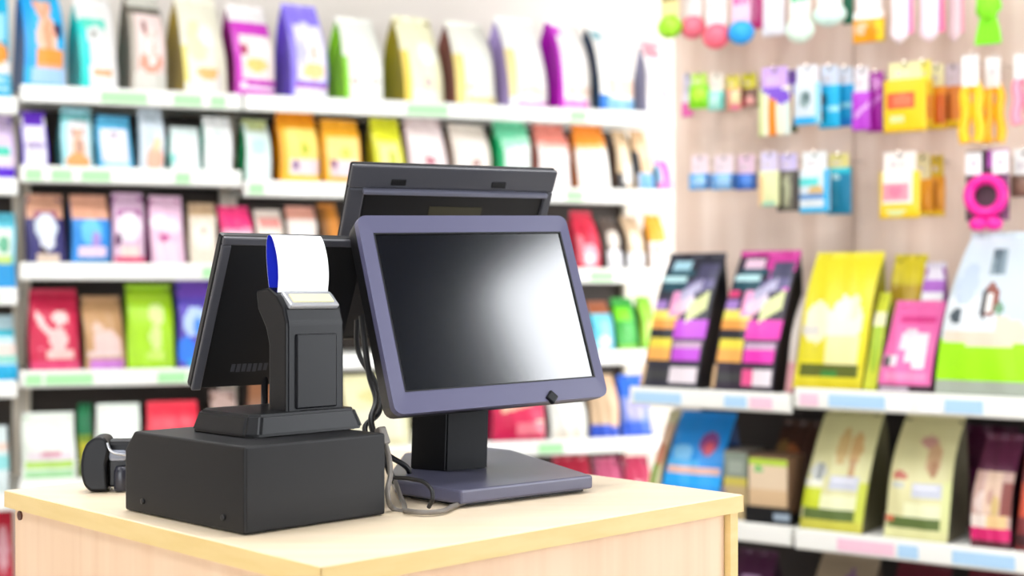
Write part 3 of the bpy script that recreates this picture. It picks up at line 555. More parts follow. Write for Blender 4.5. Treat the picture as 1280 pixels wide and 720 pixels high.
# bottom shelf
for px0, px1, yt, c, s, art, lb in (
    (895, 948, 690, '#4a1840', '#2a0e24', [E(.5, .75, .25, .08, '#c6a2cc'), R(.1, .4, .9, .6, '#6a2c5c')], 'dark plum bag right of the counter post, bottom shelf'),
    (1000, 1078, 696, '#9a8a74', '#5c4c40', [E(.6, .85, .1, .08, '#7c5a86'), R(.1, .3, .9, .5, '#c2b498')], 'taupe bag with a small purple mark, bottom shelf'),
    (1100, 1172, 704, '#5a1424', '#36101c', [E(.5, .6, .3, .1, '#9a4a4c')], 'dark wine red bag right of the taupe bag, bottom shelf'),
    (1190, 1268, 712, '#6a1c2c', '#3c1018', [E(.5, .6, .3, .1, '#b06a5c')], 'wine red bag at the lower right picture corner, bottom shelf')):
    B(px0, px1, yt, C_H[2], c, s, art, lb, GE, nu=14, nv=18, depth=.16, lean=.2)

# ------------------------------------------------------------------ hanging goods on the peg panel
GP1, GP2, GP3 = 'goods hanging on the top row of pegs', 'goods hanging on the middle row of pegs', 'goods hanging on the lower row of pegs'
units = [o for o in COL.objects if o.get('category') == 'display unit']
PANEL_Y = .455
def hook(px, zz, reach):
    """wire peg fixed in the panel; a part of the display bay it is fixed to"""
    P = on_plane(OR, AR, px, PANEL_Y-reach); d, w = axes(AR)
    s = (P-OR).dot(d); u = units[0] if s < sC1 else units[1]; base = sC0 if u is units[0] else sC1
    x = s-base
    tube_obj('peg_hook', [(x, PANEL_Y, zz), (x, PANEL_Y-.03, zz), (x, PANEL_Y-reach+.02, zz), (x, PANEL_Y-reach-.012, zz+.012)], .0022, M_wire, u, res=2)

def grid_panel(name, w, z0, z1, y, thick, base, art, m, parent, nu=12, nv=16, puff=0, side=None):
    f = paint(art, base); vs, fs, cs = [], [], []
    for sgn, yy in ((-1, y), (1, y+thick)):
        o = len(vs)
        for j in range(nv+1):
            for i in range(nu+1):
                u, v = i/nu, j/nv; b = puff*math.sin(PI*u)*math.sin(PI*v)
                vs.append(((u-.5)*w, yy+sgn*b, z0+(z1-z0)*v))
        for j in range(nv):
            for i in range(nu):
                k = o+j*(nu+1)+i; q = (k, k+1, k+nu+2, k+nu+1)
                fs.append(q if sgn < 0 else q[::-1]); cs.append(f((i+.5)/nu, (j+.5)/nv) if sgn < 0 else lin(side or base))
    n1 = (nu+1)*(nv+1)
    for i in range(nu):
        fs.append((i, n1+i, n1+i+1, i+1)); cs.append(lin(side or base))
        a = nv*(nu+1)+i; fs.append((a, a+1, n1+a+1, n1+a)); cs.append(lin(side or base))
    for j in range(nv):
        a = j*(nu+1); fs.append((a, a+nu+1, n1+a+nu+1, n1+a)); cs.append(lin(side or base))
        a = j*(nu+1)+nu; fs.append((a, n1+a, n1+a+nu+1, a+nu+1)); cs.append(lin(side or base))
    return raw_obj(name, vs, fs, m, parent, cs, smooth=puff > 0)

def hang_base(px0, px1, y0, y1, out, label, group, cat, name):
    """returns the thing's Empty at its hanging point, its width, its height; local y=0 is its own middle plane"""
    P0 = on_plane(OR, AR, px0, PANEL_Y-out); P1 = on_plane(OR, AR, px1, PANEL_Y-out)
    w = (P1-P0).length; C = (P0+P1)/2; zt = z_at(y0, C.y); h = zt-z_at(y1, C.y)
    return empty(name, (C.x, C.y, zt), AR, label, cat, group), w, h

def card_pack(px0, px1, y0, y1, head_c, base, art, label, group, out=.2, split=.3, puff=.007, cat='hanging pack', name='hanging_pack', hw=.8, dohook=True):
    r, w, h = hang_base(px0, px1, y0, y1, out, label, group, cat, name)
    grid_panel('header_card', w*hw, -h*split, 0, -.0015, .003, head_c, [E(.5, .82, .1, .05, '#7a7470'), T(.2, .25, .8, .55, '#d8ccd0', 2)], M_card, r, 10, 8)
    grid_panel('pouch', w, -h, -h*split+.001, -.004, .008, base, art, M_film, r, puff=puff)
    if dohook: hook((px0+px1)/2, r.location.z-.012, max(out+.012, .05))
    return r

def ball_toy(px0, px1, y0, y1, head_c, ball_c, label, group, out=.2, split=.55, band=None, squash=.9):
    r, w, h = hang_base(px0, px1, y0, y1, out, label, group, 'ball toy', 'ball_toy')
    grid_panel('header_card', w*.8, -h*split, 0, -.0015, .003, head_c, [T(.15, .2, .85, .6, band or '#e8dada', 2)], M_card, r, 10, 8)
    rad = min(w*.53, h*(1-split)*.8)
    bm = bmesh.new(); bmesh.ops.create_uvsphere(bm, u_segments=24, v_segments=16, radius=rad)
    for v in bm.verts:
        k = 1+.05*math.sin(8*math.atan2(v.co.y, v.co.x))*math.cos(v.co.z/rad*1.4)
        v.co.x *= k; v.co.y *= k*.7; v.co.z = v.co.z*squash - h*split-rad*squash*.8
    mesh_obj('ball', bm, flat('rubber_'+ball_c.strip('#'), ball_c, .4), r, smooth=True)
    if band: box_obj('neck_tie', (-w*.25, w*.25, -.004, .004, -h*split-.006, -h*split+.008), flat('tie_'+band.strip('#'), band), r, bev=.002)
    hook((px0+px1)/2, r.location.z-.012, out+.012)
    return r

ROW = 'top row of pegs'
# ---- top row
ball_toy(824, 851, -60, 61, '#f0e4a0', '#9fe02a', 'lime green ball toy under a cream card, first on the top peg row', GP1, out=.26, band='#8a6418', split=.68)
ball_toy(852, 880, -62, 55, '#f6f2f2', '#f4748a', 'coral ball toy under a white card, the higher of the pair', GP1, out=.22, split=.72)
ball_toy(880, 911, -52, 65, '#f4f2f4', '#f56a80', 'coral ball toy under a white card, the lower of the pair', GP1, out=.26, split=.72)
ball_toy(912, 941, -62, 57, '#f5d3ea', '#1ea2ee', 'blue ball toy under a pink and white card', GP1, out=.26, band='#ef5fae', split=.76)
card_pack(936, 953, -60, 36, '#f05aa8', '#ee3f9e', [E(.5, .4, .3, .3, '#f68cc4')], 'narrow magenta pack behind the blue ball toy', GP1, out=.12, split=.4)
card_pack(954, 981, -58, 45, '#f6f2f4', '#f1eef6', [E(.5, .4, .35, .3, '#faf8fc'), R(0, .95, 1, 1, '#c8c2d2')], 'plain white hanging pack right of the blue ball toy', GP1, out=.24, split=.5, puff=.012)
ball_toy(984, 1016, -62, 50, '#f3f6f0', '#e0f4e4', 'white ball toy with emerald green tie', GP1, out=.26, band='#1fd08a', split=.76, squash=.95)
ball_toy(1018, 1056, -80, 37, '#f0f6f2', '#d8f4ea', 'mint white ball toy with wide green tie', GP1, out=.24, band='#22d69a', split=.74, squash=.7)
card_pack(1054, 1066, -70, 30, '#8fd8c0', '#2c8a6c', [], 'narrow dark green pack behind the mint ball toy', GP1, out=.12, split=.4, puff=.004)
card_pack(1067, 1106, -66, 53, '#f8f2f0', '#f9a718', [R(0, .75, 1, 1, '#fbf6f2'), E(.3, .45, .22, .2, '#f8d0a8'), R(.75, .0, 1, .7, '#f6d820'), E(.6, .3, .2, .2, '#f59a10')], 'white carded pack with amber treats at its foot', GP1, out=.24, split=.68, puff=.012)
def bone_toy(px0, px1, y0, y1, c, c2, label, group, out=.22):
    r, w, h = hang_base(px0, px1, y0, y1, out, label, group, 'dog toy', 'bone_toy')
    bm = bmesh.new(); n = 22; m = 14; rings = []
    for j in range(n+1):
        t = j/n; z = -h*t; rr = w*(.34+.14*math.exp(-((t-.04)/.1)**2)+.16*math.exp(-((t-.93)/.1)**2))*max(.12, min(1, (math.sin(PI*min(.999, max(.001, t))))**.35))
        rings.append([bm.verts.new((rr*math.cos(2*PI*k/m)+w*.06*math.sin(PI*t), rr*.5*math.sin(2*PI*k/m), z)) for k in range(m)])
    for a, b in zip(rings, rings[1:]):
        for k in range(m): bm.faces.new((a[k], b[k], b[(k+1) % m], a[(k+1) % m]))
    bm.faces.new(rings[0]); bm.faces.new(rings[-1][::-1])
    mesh_obj('toy_body', bm, flat('soft_'+c.strip('#'), c, .5), r, smooth=True)
    # side seam piping
    pts = [(w*(.40-.08*math.sin(PI*t)+.06*math.sin(PI*t)), -.002, -h*(.08+.84*t)) for t in [k/8 for k in range(9)]]
    tube_obj('piping', pts, w*.09, flat('piping_'+c2.strip('#'), c2, .5), r)
    hook((px0+px1)/2, r.location.z-.004, out+.012)
bone_toy(1106, 1143, -75, 54, '#f8e9f0', '#f08ab4', 'white and pink bone toy, leftmost of three side by side', GP1, out=.25)
bone_toy(1140, 1182, -75, 52, '#f7e4ee', '#ee6f9c', 'white and pink bone toy, widest of three side by side', GP1, out=.22)
bone_toy(1180, 1206, -70, 52, '#f9dfe8', '#f6a8c0', 'slim pale pink bone toy, last of three side by side', GP1, out=.16)
def rope_toy(px0, px1, y0, y1, c, label, group, out=.22):
    r, w, h = hang_base(px0, px1, y0, y1, out, label, group, 'rope toy', 'rope_toy')
    m = flat('rope_'+c.strip('#'), c, .7)
    for s in (0, PI):
        pts = [(w*.22*math.sin(k*1.3+s), w*.16*math.cos(k*1.3+s), -h*.5*k/8) for k in range(9)]
        tube_obj('rope_strand', pts, w*.2, m, r)
    bm = bmesh.new(); bmesh.ops.create_icosphere(bm, subdivisions=3, radius=1)
    for v in bm.verts:
        k = 1+.12*math.sin(9*v.co.x+4*v.co.z); v.co = Vector((v.co.x*w*.46*k, v.co.y*w*.34*k, v.co.z*h*.18*k-h*.58))
    mesh_obj('knot', bm, m, r, smooth=True)
    for k in range(5):
        x = (k-2)*w*.2
        tube_obj('fringe_strand', [(x*.5, 0, -h*.7), (x*.8, .004, -h*.85), (x, 0, -h)], w*.1, m, r, res=2)
    hook((px0+px1)/2, r.location.z-.004, out+.012)
rope_toy(1218, 1252, -60, 55, '#86e81e', 'lime green knotted rope toy near the top right', GP1)
# ---- middle row
card_pack(853, 866, 92, 146, '#ddd8ee', '#f06ab8', [R(0, .6, 1, 1, '#efe6f2')], 'tiny pink and lavender pack, first on the middle peg row', GP2, out=.12, split=.5, puff=.005)
card_pack(862, 886, 92, 136, '#c6ee62', '#86dc1c', [E(.5, .6, .4, .3, '#b8f03c')], 'small lime green pack, middle peg row', GP2, out=.2, split=.35, puff=.01)
card_pack(886, 906, 92, 138, '#f4ecdc', '#9fe6d6', [R(.8, 0, 1, 1, '#2aa89a'), E(.4, .5, .3, .3, '#c4f0e6')], 'small mint pack with cream card, middle peg row', GP2, out=.2, split=.48, puff=.01)
card_pack(906, 926, 94, 138, '#eee25a', '#f2a690', [R(.5, .3, 1, .9, '#ece2ac'), E(.7, .1, .25, .15, '#f27a9c')], 'small peach pack with yellow card, middle peg row', GP2, out=.18, split=.4, puff=.01)
card_pack(926, 947, 92, 134, '#e6e03a', '#7c5a4a', [E(.6, .3, .3, .25, '#e8a8a0'), R(0, .0, .3, .5, '#c02a50')], 'small brown pack with yellow green card, middle peg row', GP2, out=.15, split=.45, puff=.01)
card_pack(949, 988, 84, 170, '#d6b0f2', '#f4efd4', [R(.3, .02, .62, .85, '#f98e22'), R(.0, .0, .2, 1, '#dfe8a4'), D(.1, 1, .95, 1.3, -.5, '#7f4fd0'), R(.82, 0, 1, .7, '#d6e2da')], 'cream pack with orange stripe and lilac card, middle peg row', GP2, out=.26, split=.3)
card_pack(980, 997, 88, 166, '#7a4fc0', '#d6a86c', [R(.3, 0, 1, .2, '#4a6a58')], 'narrow tan pack with violet card behind the orange striped pack', GP2, out=.14, split=.4)
card_pack(993, 1026, 82, 156, '#eef0f8', '#d9e4ec', [E(.45, .6, .22, .2, '#8fa6a8'), E(.5, .65, .1, .1, '#4f6668'), R(0, 0, 1, .18, '#38b6f2'), R(.85, 0, 1, 1, '#8fd8ee')], 'pale grey pack with grey dog and cyan foot, middle peg row', GP2, out=.26, split=.3)
card_pack(1024, 1050, 82, 160, '#d7e2f4', '#12b8ec', [E(.22, .65, .2, .15, '#27465e'), E(.2, .3, .15, .15, '#2e6a74'), R(.5, .4, 1, .5, '#a8ecfa')], 'cyan pack with dark dog picture, middle peg row', GP2, out=.22, split=.32)
card_pack(1046, 1068, 84, 158, '#dfe8f6', '#14b0ea', [R(.1, .45, 1, .55, '#9ceaf8'), R(0, 0, 1, .2, '#1f8ae0')], 'plain cyan pack beside the purple packs, middle peg row', GP2, out=.16, split=.3)
card_pack(1066, 1088, 84, 163, '#efe9f0', '#c444dc', [D(.2, .9, .3, .45, .4, '#eab4f2')], 'purple pack with white card, middle peg row', GP2, out=.2, split=.4)
card_pack(1085, 1106, 90, 165, '#c43cc4', '#b41ab4', [E(.5, .9, .3, .12, '#f0a6f0'), D(.1, .9, .4, .5, .3, '#e28ae8'), R(.85, 0, 1, 1, '#7c1480')], 'deep magenta pack left of the yellow packs, middle peg row', GP2, out=.16, split=.12)
ypack = [R(.12, .42, .78, .76, '#f2603c'), E(.45, .6, .22, .12, '#f4805c'), E(.35, .25, .2, .08, '#d8e6a8'), R(0, 0, 1, .08, '#f6c41c')]
card_pack(1105, 1158, 78, 165, '#f6efb0', '#fad21c', ypack, 'large yellow pack with orange red window, front of its peg, middle row', GP2, out=.28, split=.25, hw=.75)
card_pack(1143, 1166, 76, 160, '#f4ea62', '#f0c618', [R(.2, .2, 1, .7, '#f08a20')], 'yellow pack close behind the large yellow pack', GP2, out=.2, split=.3)
card_pack(1160, 1182, 80, 162, '#f6f0c0', '#f49a1c', [R(.4, .15, 1, .8, '#e06a10'), R(0, 0, 1, .15, '#f6d22a')], 'orange and yellow pack with cream card, middle peg row', GP2, out=.16, split=.35)
card_pack(1180, 1202, 80, 160, '#ecdde8', '#ee9038', [R(.0, .2, .4, .8, '#a04c18'), R(0, 0, 1, .18, '#f4cc24')], 'brown and orange pack with pinkish card, last of the yellow group', GP2, out=.1, split=.35)
def tug_toy(px0, px1, y0, y1, c, label, group, out=.24):
    r, w, h = hang_base(px0, px1, y0, y1, out, label, group, 'rubber toy', 'tug_toy')
    m = flat('rubber_'+c.strip('#')+'_tug', c, .35)
    grid_panel('swing_tag', w*.62, -h*.34, 0, -.003-w*.2, .003, '#fbf8f6', [E(.5, .55, .22, .12, '#e2dce0')], M_card, r, 8, 8)
    for s in (-1, 1):
        tube_obj('toy_arm', [(0, 0, -h*.28), (s*w*.24, 0, -h*.40), (s*w*.20, 0, -h*.62), (s*w*.3, 0, -h*.84), (s*w*.22, 0, -h*.95)], w*.22, m, r, res=4)
    bm = bmesh.new(); bmesh.ops.create_uvsphere(bm, u_segments=16, v_segments=10, radius=w*.32)
    for v in bm.verts: v.co.z = v.co.z*.7-h*.30; v.co.y *= .6
    mesh_obj('toy_hub', bm, m, r, smooth=True)
    hook((px0+px1)/2, r.location.z-.006, out+.02)
tug_toy(1198, 1232, 70, 184, '#fbc20e', 'yellow rubber tug toy with white tag, left of the pair', GP2, out=.27)
tug_toy(1228, 1258, 72, 184, '#f7b90c', 'yellow rubber tug toy with white tag, right of the pair', GP2, out=.22)
tug_toy(1263, 1296, 68, 160, '#f39cb4', 'pink toy with white tag at the right picture edge', GP2, out=.22)
# ---- lower row
for k, (a0, a1, hc, bc, lb) in enumerate(((862, 888, '#f6e0e8', '#5aaef0', 'pale blue pack with pink card, first on the lower peg row'), (890, 920, '#f6e2ea', '#78bef6', 'light sky blue pack with pink card, second on the lower peg row'),
                                         (920, 946, '#f2d0e4', '#2a6fd6', 'deeper blue pack with pink card, third on the lower peg row'))):
    card_pack(a0, a1, 194, 237, hc, bc, [E(.5, .5, .35, .35, '#a4d2fa' if k < 2 else '#5a92ea'), R(.85, 0, 1, 1, '#1f4a8c')], lb, GP3, out=.22-.03*k, split=.55, puff=.01)
card_pack(949, 974, 190, 258, '#ddd2f0', '#e8ecb4', [R(0, 0, .25, .9, '#f6cf94'), R(.2, 0, .8, .12, '#9fdcc0')], 'pale yellow green pack with lavender card, lower peg row', GP3, out=.24, split=.36)
card_pack(972, 999, 192, 264, '#d3c6f0', '#6a665a', [E(.45, .5, .2, .4, '#b0b292'), R(0, 0, .3, .6, '#4a4a40'), R(.8, 0, 1, 1, '#3c3034')], 'dark grey pack with lavender card, lower peg row', GP3, out=.22, split=.3)
card_pack(1000, 1037, 190, 266, '#eef2f2', '#dbe4ea', [R(0, .62, .7, .82, '#62dcd8'), E(.6, .5, .25, .12, '#d8b67c'), R(.0, .34, .8, .46, '#5a94d0'), R(0, 0, 1, .14, '#26b8ee'), R(.84, 0, 1, 1, '#14b4ee')], 'white and cyan pack with a small picture, lower peg row', GP3, out=.26, split=.3)
card_pack(1034, 1064, 192, 268, '#e8de8c', '#0a86b0', [R(0, .9, 1, 1, '#16c2d6'), R(.3, .2, .5, .8, '#3fa2c4'), E(.4, .8, .15, .08, '#c0e8f0')], 'teal pack with pale yellow card, lower peg row', GP3, out=.18, split=.24)
card_pack(1100, 1150, 190, 273, '#fbf1ea', '#f7d63a', [R(.06, .3, .82, 1, '#fdf3e8'), R(.12, .38, .72, .78, '#f6a0b0'), E(.42, .58, .2, .12, '#f286a2'), R(0, 0, 1, .16, '#f8cf1c'), E(.42, .14, .25, .06, '#dfe8a8')], 'yellow edged pack with pink window, front of its peg, lower row', GP3, out=.28, split=.3)
card_pack(1143, 1164, 192, 270, '#efe3b0', '#f2a016', [R(0, .4, .3, .9, '#8a4a10'), R(0, 0, 1, .15, '#f8d428')], 'amber pack with cream card, close behind the pink window pack', GP3, out=.18, split=.42)
card_pack(1162, 1181, 194, 270, '#d6b42a', '#e0940f', [R(.3, .2, .6, .9, '#a8620c'), R(0, 0, 1, .12, '#f6cc26')], 'darker amber pack, last of the lower yellow group', GP3, out=.1, split=.36)
def ring_toy(px0, px1, y0, y1, label, group, out=.26):
    r, w, h = hang_base(px0, px1, y0, y1, out, label, group, 'ring toy', 'ring_toy')
    grid_panel('header_card', w*.92, -h*.86, 0, .014, .003, '#5a4450', [R(.0, .7, .5, 1, '#4c3a44'), R(.55, .72, .98, 1, '#b84ab8'), R(.8, 0, 1, .7, '#8a5a80')], M_card, r, 10, 12)
    m = flat('magenta_rubber', '#f01a9c', .35)
    R_ = w*.36; zc = -h*.56
    tube_obj('ring', [(R_*math.cos(2*PI*k/12), 0, zc+R_*math.sin(2*PI*k/12)) for k in range(12)], w*.12, m, r, res=5, cyclic=True)
    for s in (-1, 1):
        bm = bmesh.new(); bmesh.ops.create_uvsphere(bm, u_segments=14, v_segments=10, radius=w*.17)
        for v in bm.verts: v.co = Vector((v.co.x*1.2+s*w*.16, v.co.y*.7, v.co.z*.9-h*.90))
        mesh_obj('bow_lobe', bm, m, r, smooth=True)
    for x in (-.27, .3):
        q = grid_panel('swing_tag', w*.34, -h*.30, -h*.02, .004, .003, '#fbf8fb', [E(.5, .5, .25, .15, '#d8ccd8')], M_card, r, 6, 8)
        q.location.x = x*w
    hook((px0+px1)/2, r.location.z-.006, out+.012)
ring_toy(1203, 1262, 187, 290, 'magenta ring toy on a dark card with white tags', GP3)
card_pack(1264, 1296, 186, 246, '#f6f2f0', '#7c5a4c', [E(.5, .5, .3, .3, '#8f6c5c')], 'brown pack with white card at the right picture edge', GP3, out=.22, split=.55)

# ------------------------------------------------------------------ counter
KD = .26; CT = CAMZ-KD                      # counter top is KD under the eye
def cpt(px, py, drop=KD):
    t = drop*FPX/(py-HY); return Vector((U(px)*t, t))
c0 = cpt(401, 708.4); cL = cpt(5.4, 612.6); cR = cpt(930, 618); dl = (cL-c0); dr = (cR-c0)
dl_u, dr_u = dl.normalized(), dr.normalized()
ctr = empty('counter', (c0.x, c0.y, 0), 0, 'light maple checkout counter with yellow edge banding, carrying the till', 'counter')
def cl(a, b): p = dl_u*a+dr_u*b; return (p.x, p.y)
Ll, Lr = dl.length, dr.length
TH = .022
bm = prism([cl(.0015, .0015), cl(.0015, Lr-.0015), cl(Ll-.0015, Lr-.0015), cl(Ll-.0015, .0015)], CT-TH, CT, bev=.001); mesh_obj('counter_top', bm, M_top, ctr)
bm = bmesh.new()
for pts in ([cl(0, 0), cl(Ll, 0), cl(Ll, .0014), cl(0, .0014)], [cl(0, 0), cl(0, Lr), cl(.0014, Lr), cl(.0014, 0)], [cl(0, Lr), cl(Ll, Lr), cl(Ll, Lr-.0014), cl(0, Lr-.0014)], [cl(Ll, 0), cl(Ll, Lr), cl(Ll-.0014, Lr), cl(Ll-.0014, 0)]):
    b2 = prism(pts, CT-TH+.0005, CT-.0012); me = bpy.data.meshes.new('tmp'); b2.to_mesh(me); b2.free(); bm.from_mesh(me); bpy.data.meshes.remove(me)
mesh_obj('edge_band', bm, M_edge, ctr)
ins = .014; zt = CT-TH
def panel(name, a0, a1, b0, b1, m, z0=.0, z1=None):
    mesh_obj(name, prism([cl(a0, b0), cl(a0, b1), cl(a1, b1), cl(a1, b0)], z0, z1 or zt, bev=.0008), m, ctr)
panel('side_panel', ins+.018, Ll-ins, ins-.006, ins+.012, M_side, .08)
panel('front_panel', ins, ins+.016, ins-.006, Lr-.022, M_side, .08)
panel('corner_post', ins-.008, ins+.012, Lr-.02, Lr-.004, M_edge, 0)
panel('back_panel', Ll-.03, Ll-.014, ins+.012, Lr-.02, M_side, .08)
panel('end_panel', ins+.016, Ll-.03, Lr-.02, Lr-.006, M_side, .08)
panel('plinth', ins+.03, Ll-.05, .04, Lr-.04, M_black, 0, .08)
bm = lathe_bm([(.0001, 0), (.006, 0), (.006, .002), (.0001, .002)], 12)
q = mesh_obj('cover_cap', bm, flat('dark_cap', '#5a2c20'), ctr); p = cl(Ll-.03, ins-.008); q.location = (p[0], p[1], zt-.008); q.rotation_euler = (PI/2, 0, math.atan2(dl_u.y, dl_u.x))

# ------------------------------------------------------------------ cash drawer box
A_, F_, B_ = cpt(156, 632.9), cpt(306, 670.6), cpt(482, 644)
e1, e2 = (A_-F_), (B_-F_); la, lb_ = .243, e2.length
ang = math.atan2(e2.y, e2.x)                # local x = along the right face, local y = along the left face
bx = empty('cash_drawer', (F_.x, F_.y, CT+.001), ang, 'black steel cash drawer box standing on the counter', 'cash drawer')
hb = .093
bm = bmesh.new()
prof = [(0, 0), (la, 0), (la, hb-.022), (la-.02, hb), (0, hb)]
bmx = extrude_profile(prof, 0, lb_, bev=.0028, seg=3); mesh_obj('drawer_housing', bmx, M_box, bx)
for yy in (.040, la-.040):
    bm = lathe_bm([(.0001, 0), (.0035, 0), (.0035, .0012), (.002, .0018), (.0001, .0018)], 12)
    q = mesh_obj('screw', bm, M_black, bx, True); q.rotation_euler = (0, -PI/2, 0); q.location = (0, yy, .014)

# ------------------------------------------------------------------ receipt printer on the box
BT = CT+.001+hb; KB = CAMZ-BT
pc = cpt(312, 549, KB)
pr = empty('receipt_printer', (pc.x, pc.y, BT+.001), ang, 'black upright receipt printer with curling white paper, on the cash drawer', 'receipt printer')
# local x to the right/away, local y to the left/away; front face looks along -y
bm = prism([(.012, -.002), (.156, -.002), (.168, .01), (.168, .118), (.145, .138), (.02, .138), (-.0, .116), (-.0, .012)], 0, .024, bev=.0)
for v in bm.verts:
    if v.co.z > .01:
        c = Vector((.082, .066)); v.co.x = c.x+(v.co.x-c.x)*.90; v.co.y = c.y+(v.co.y-c.y)*.90
bmesh.ops.bevel(bm, geom=bm.edges[:], offset=.003, segments=2, affect='EDGES')
mesh_obj('base', bm, M_plast, pr)
mesh_obj('rubber_foot', prism([(.01, .004), (.150, .004), (.150, .125), (.01, .125)], -.0008, .001), M_black, pr)
x0p, x1p = .063, .146
YF = .018
prof = [(YF, .018), (YF, .125), (YF+.006, .143), (YF+.018, .157), (YF+.036, .166), (YF+.062, .162), (YF+.058, .140), (YF+.042, .118), (YF+.036, .10), (YF+.036, .018)]
mesh_obj('column', extrude_profile(prof, x0p, x1p, bev=.0035, seg=3), M_plast, pr)
box_obj('front_cover', (x0p+.012, x1p-.012, YF-.0025, YF+.002, .026, .112), M_plast, pr, bev=.002)
# head: silver rimmed window
Mh = Matrix.Translation((0, YF+.0115, .1515)) @ Matrix.Rotation(math.radians(-49), 4, 'X')
box_obj('head_panel', (x0p+.006, x1p-.006, -.003, .004, -.013, .012), M_silver, pr, bev=.002, M=Mh)
box_obj('label_window', (x0p+.012, x1p-.012, -.0045, -.002, -.008, .0055), M_cream, pr, bev=.001, M=Mh)
# paper, outside white and inside blue
pp = [(YF+.024, .160), (YF+.022, .178), (YF+.024, .198), (YF+.030, .216), (YF+.037, .226), (YF+.043, .224), (YF+.045, .210), (YF+.043, .185), (YF+.038, .158)]
def spl(P, n=6):
    o = []
    for i in range(len(P)-1):
        a = P[max(0, i-1)]; b = P[i]; c = P[i+1]; d = P[min(len(P)-1, i+2)]
        for k in range(n):
            t = k/n
            o.append(tuple(.5*((2*b[j])+(-a[j]+c[j])*t+(2*a[j]-5*b[j]+4*c[j]-d[j])*t*t+(-a[j]+3*b[j]-3*c[j]+d[j])*t**3) for j in range(2)))
    return o+[P[-1]]
sp = spl(pp); xa, xb = x0p+.004, x1p-.006
def sheet(name, off, m, parent):
    vs, fs = [], []
    for i, (y, z) in enumerate(sp):
        a = sp[max(0, i-1)]; b = sp[min(len(sp)-1, i+1)]; tx, tz = b[0]-a[0], b[1]-a[1]; l = math.hypot(tx, tz) or 1
        n = (-tz/l, tx/l)       # outward: towards -y on the front run
        for x in (xa, xb): vs.append((x, y+n[0]*off, z+n[1]*off))
    for i in range(len(sp)-1): fs.append((2*i, 2*i+1, 2*i+3, 2*i+2))
    o = raw_obj(name, vs, fs, m, parent, smooth=True); return o
pw = sheet('receipt_paper', .0004, M_paper, pr); sheet('paper_inner_side', -.0001, M_blue, pw)

# ------------------------------------------------------------------ tilted panels (screens)
def rect_matrix(cx, cy, cz, yaw, tilt, roll=0):
    y, t = math.radians(yaw), math.radians(tilt)
    Rv = Vector((math.cos(y), math.sin(y), 0)); N = Vector((math.sin(y), -math.cos(y), 0))
    Uv = Vector((0, 0, math.cos(t)))-N*math.sin(t); Nn = N*math.cos(t)+Vector((0, 0, math.sin(t)))
    R2 = Rv*math.cos(roll)+Uv*math.sin(roll); U2 = Uv*math.cos(roll)-Rv*math.sin(roll)
    M = Matrix((( R2.x, U2.x, Nn.x, cx), (R2.y, U2.y, Nn.y, cy), (R2.z, U2.z, Nn.z, cz), (0, 0, 0, 1)))
    return M      # local x right, local y up, local z towards the viewer
def rrect(w, h, r, n=4):
    o = []
    for cx, cy, a in ((w/2-r, h/2-r, 0), (-w/2+r, h/2-r, 90), (-w/2+r, -h/2+r, 180), (w/2-r, -h/2+r, 270)):
        for k in range(n+1):
            t = math.radians(a+90*k/n); o.append((cx+r*math.cos(t), cy+r*math.sin(t)))
    return o
def frame_bm(w, h, iw, ih, icx, icy, z0, z1, r=.012):
    """rounded frame with a rectangular opening"""
    out = rrect(w, h, r, 5); n = len(out)
    bm = bmesh.new(); inn = []
    for x, y in out:       # matching inner point: clamp onto the opening
        inn.append((icx+max(-iw/2, min(iw/2, (x)*iw/w*1.12)), icy+max(-ih/2, min(ih/2, (y)*ih/h*1.12))))
    # force corners
    for q in range(4):
        for k in range(6):
            sx = (1, -1, -1, 1)[q]; sy = (1, 1, -1, -1)[q]; inn[q*6+k] = (icx+sx*iw/2, icy+sy*ih/2)
    vo1 = [bm.verts.new((x, y, z1)) for x, y in out]; vo0 = [bm.verts.new((x*1.0, y*1.0, z0)) for x, y in out]
    vi = {}
    def iv(p, z):
        k = (round(p[0], 5), round(p[1], 5), z)
        if k not in vi: vi[k] = bm.verts.new((p[0], p[1], z))
        return vi[k]
    for i in range(n):
        j = (i+1) % n
        bm.faces.new((vo0[i], vo0[j], vo1[j], vo1[i]))
        a, b = iv(inn[i], z1-.001), iv(inn[j], z1-.001)
        if a is b: bm.faces.new((vo1[i], vo1[j], a))
        else:
            bm.faces.new((vo1[i], vo1[j], b, a)); c, d = iv(inn[i], z0), iv(inn[j], z0); bm.faces.new((a, b, d, c))
    bmesh.ops.recalc_face_normals(bm, faces=bm.faces)
    return bm

mon = bpy.data.objects.new('touch_monitor', None); COL.objects.link(mon); mon.empty_display_size = .05
tag(mon, 'large touch screen monitor with slate violet bezel on a flat black stand', 'monitor')
bctr = cpt(560, 588, KD-.02); mon.location = (bctr.x, bctr.y, CT+.001)
MI = Matrix.Translation(-Vector(mon.location))
Msc = MI @ rect_matrix(-.033, 1.78, CAMZ-.026, 32.8, 20.2, .03)
def put(bm, M): bmesh.ops.transform(bm, matrix=M, verts=bm.verts); return bm
mesh_obj('bezel', put(frame_bm(.318, .2565, .284, .206, .003, .002, -.010, 0, .012), Msc), M_bezel, mon)
bm = bmesh.new(); add_box(bm, -.140, .146, -.102, .106, -.006, -.0028); mesh_obj('screen', put(bm, Msc), M_screen, mon)
bm = bmesh.new()      # dark gasket round the glass
for d_ in ((-.1395, .1455, .1035, .1052), (-.1395, .1455, -.1012, -.0995), (-.1395, -.1378, -.0995, .1035), (.1438, .1455, -.0995, .1035)):
    add_box(bm, d_[0], d_[1], d_[2], d_[3], -.0028, -.0005)
mesh_obj('screen_gasket', put(bm, Msc), M_black, mon)
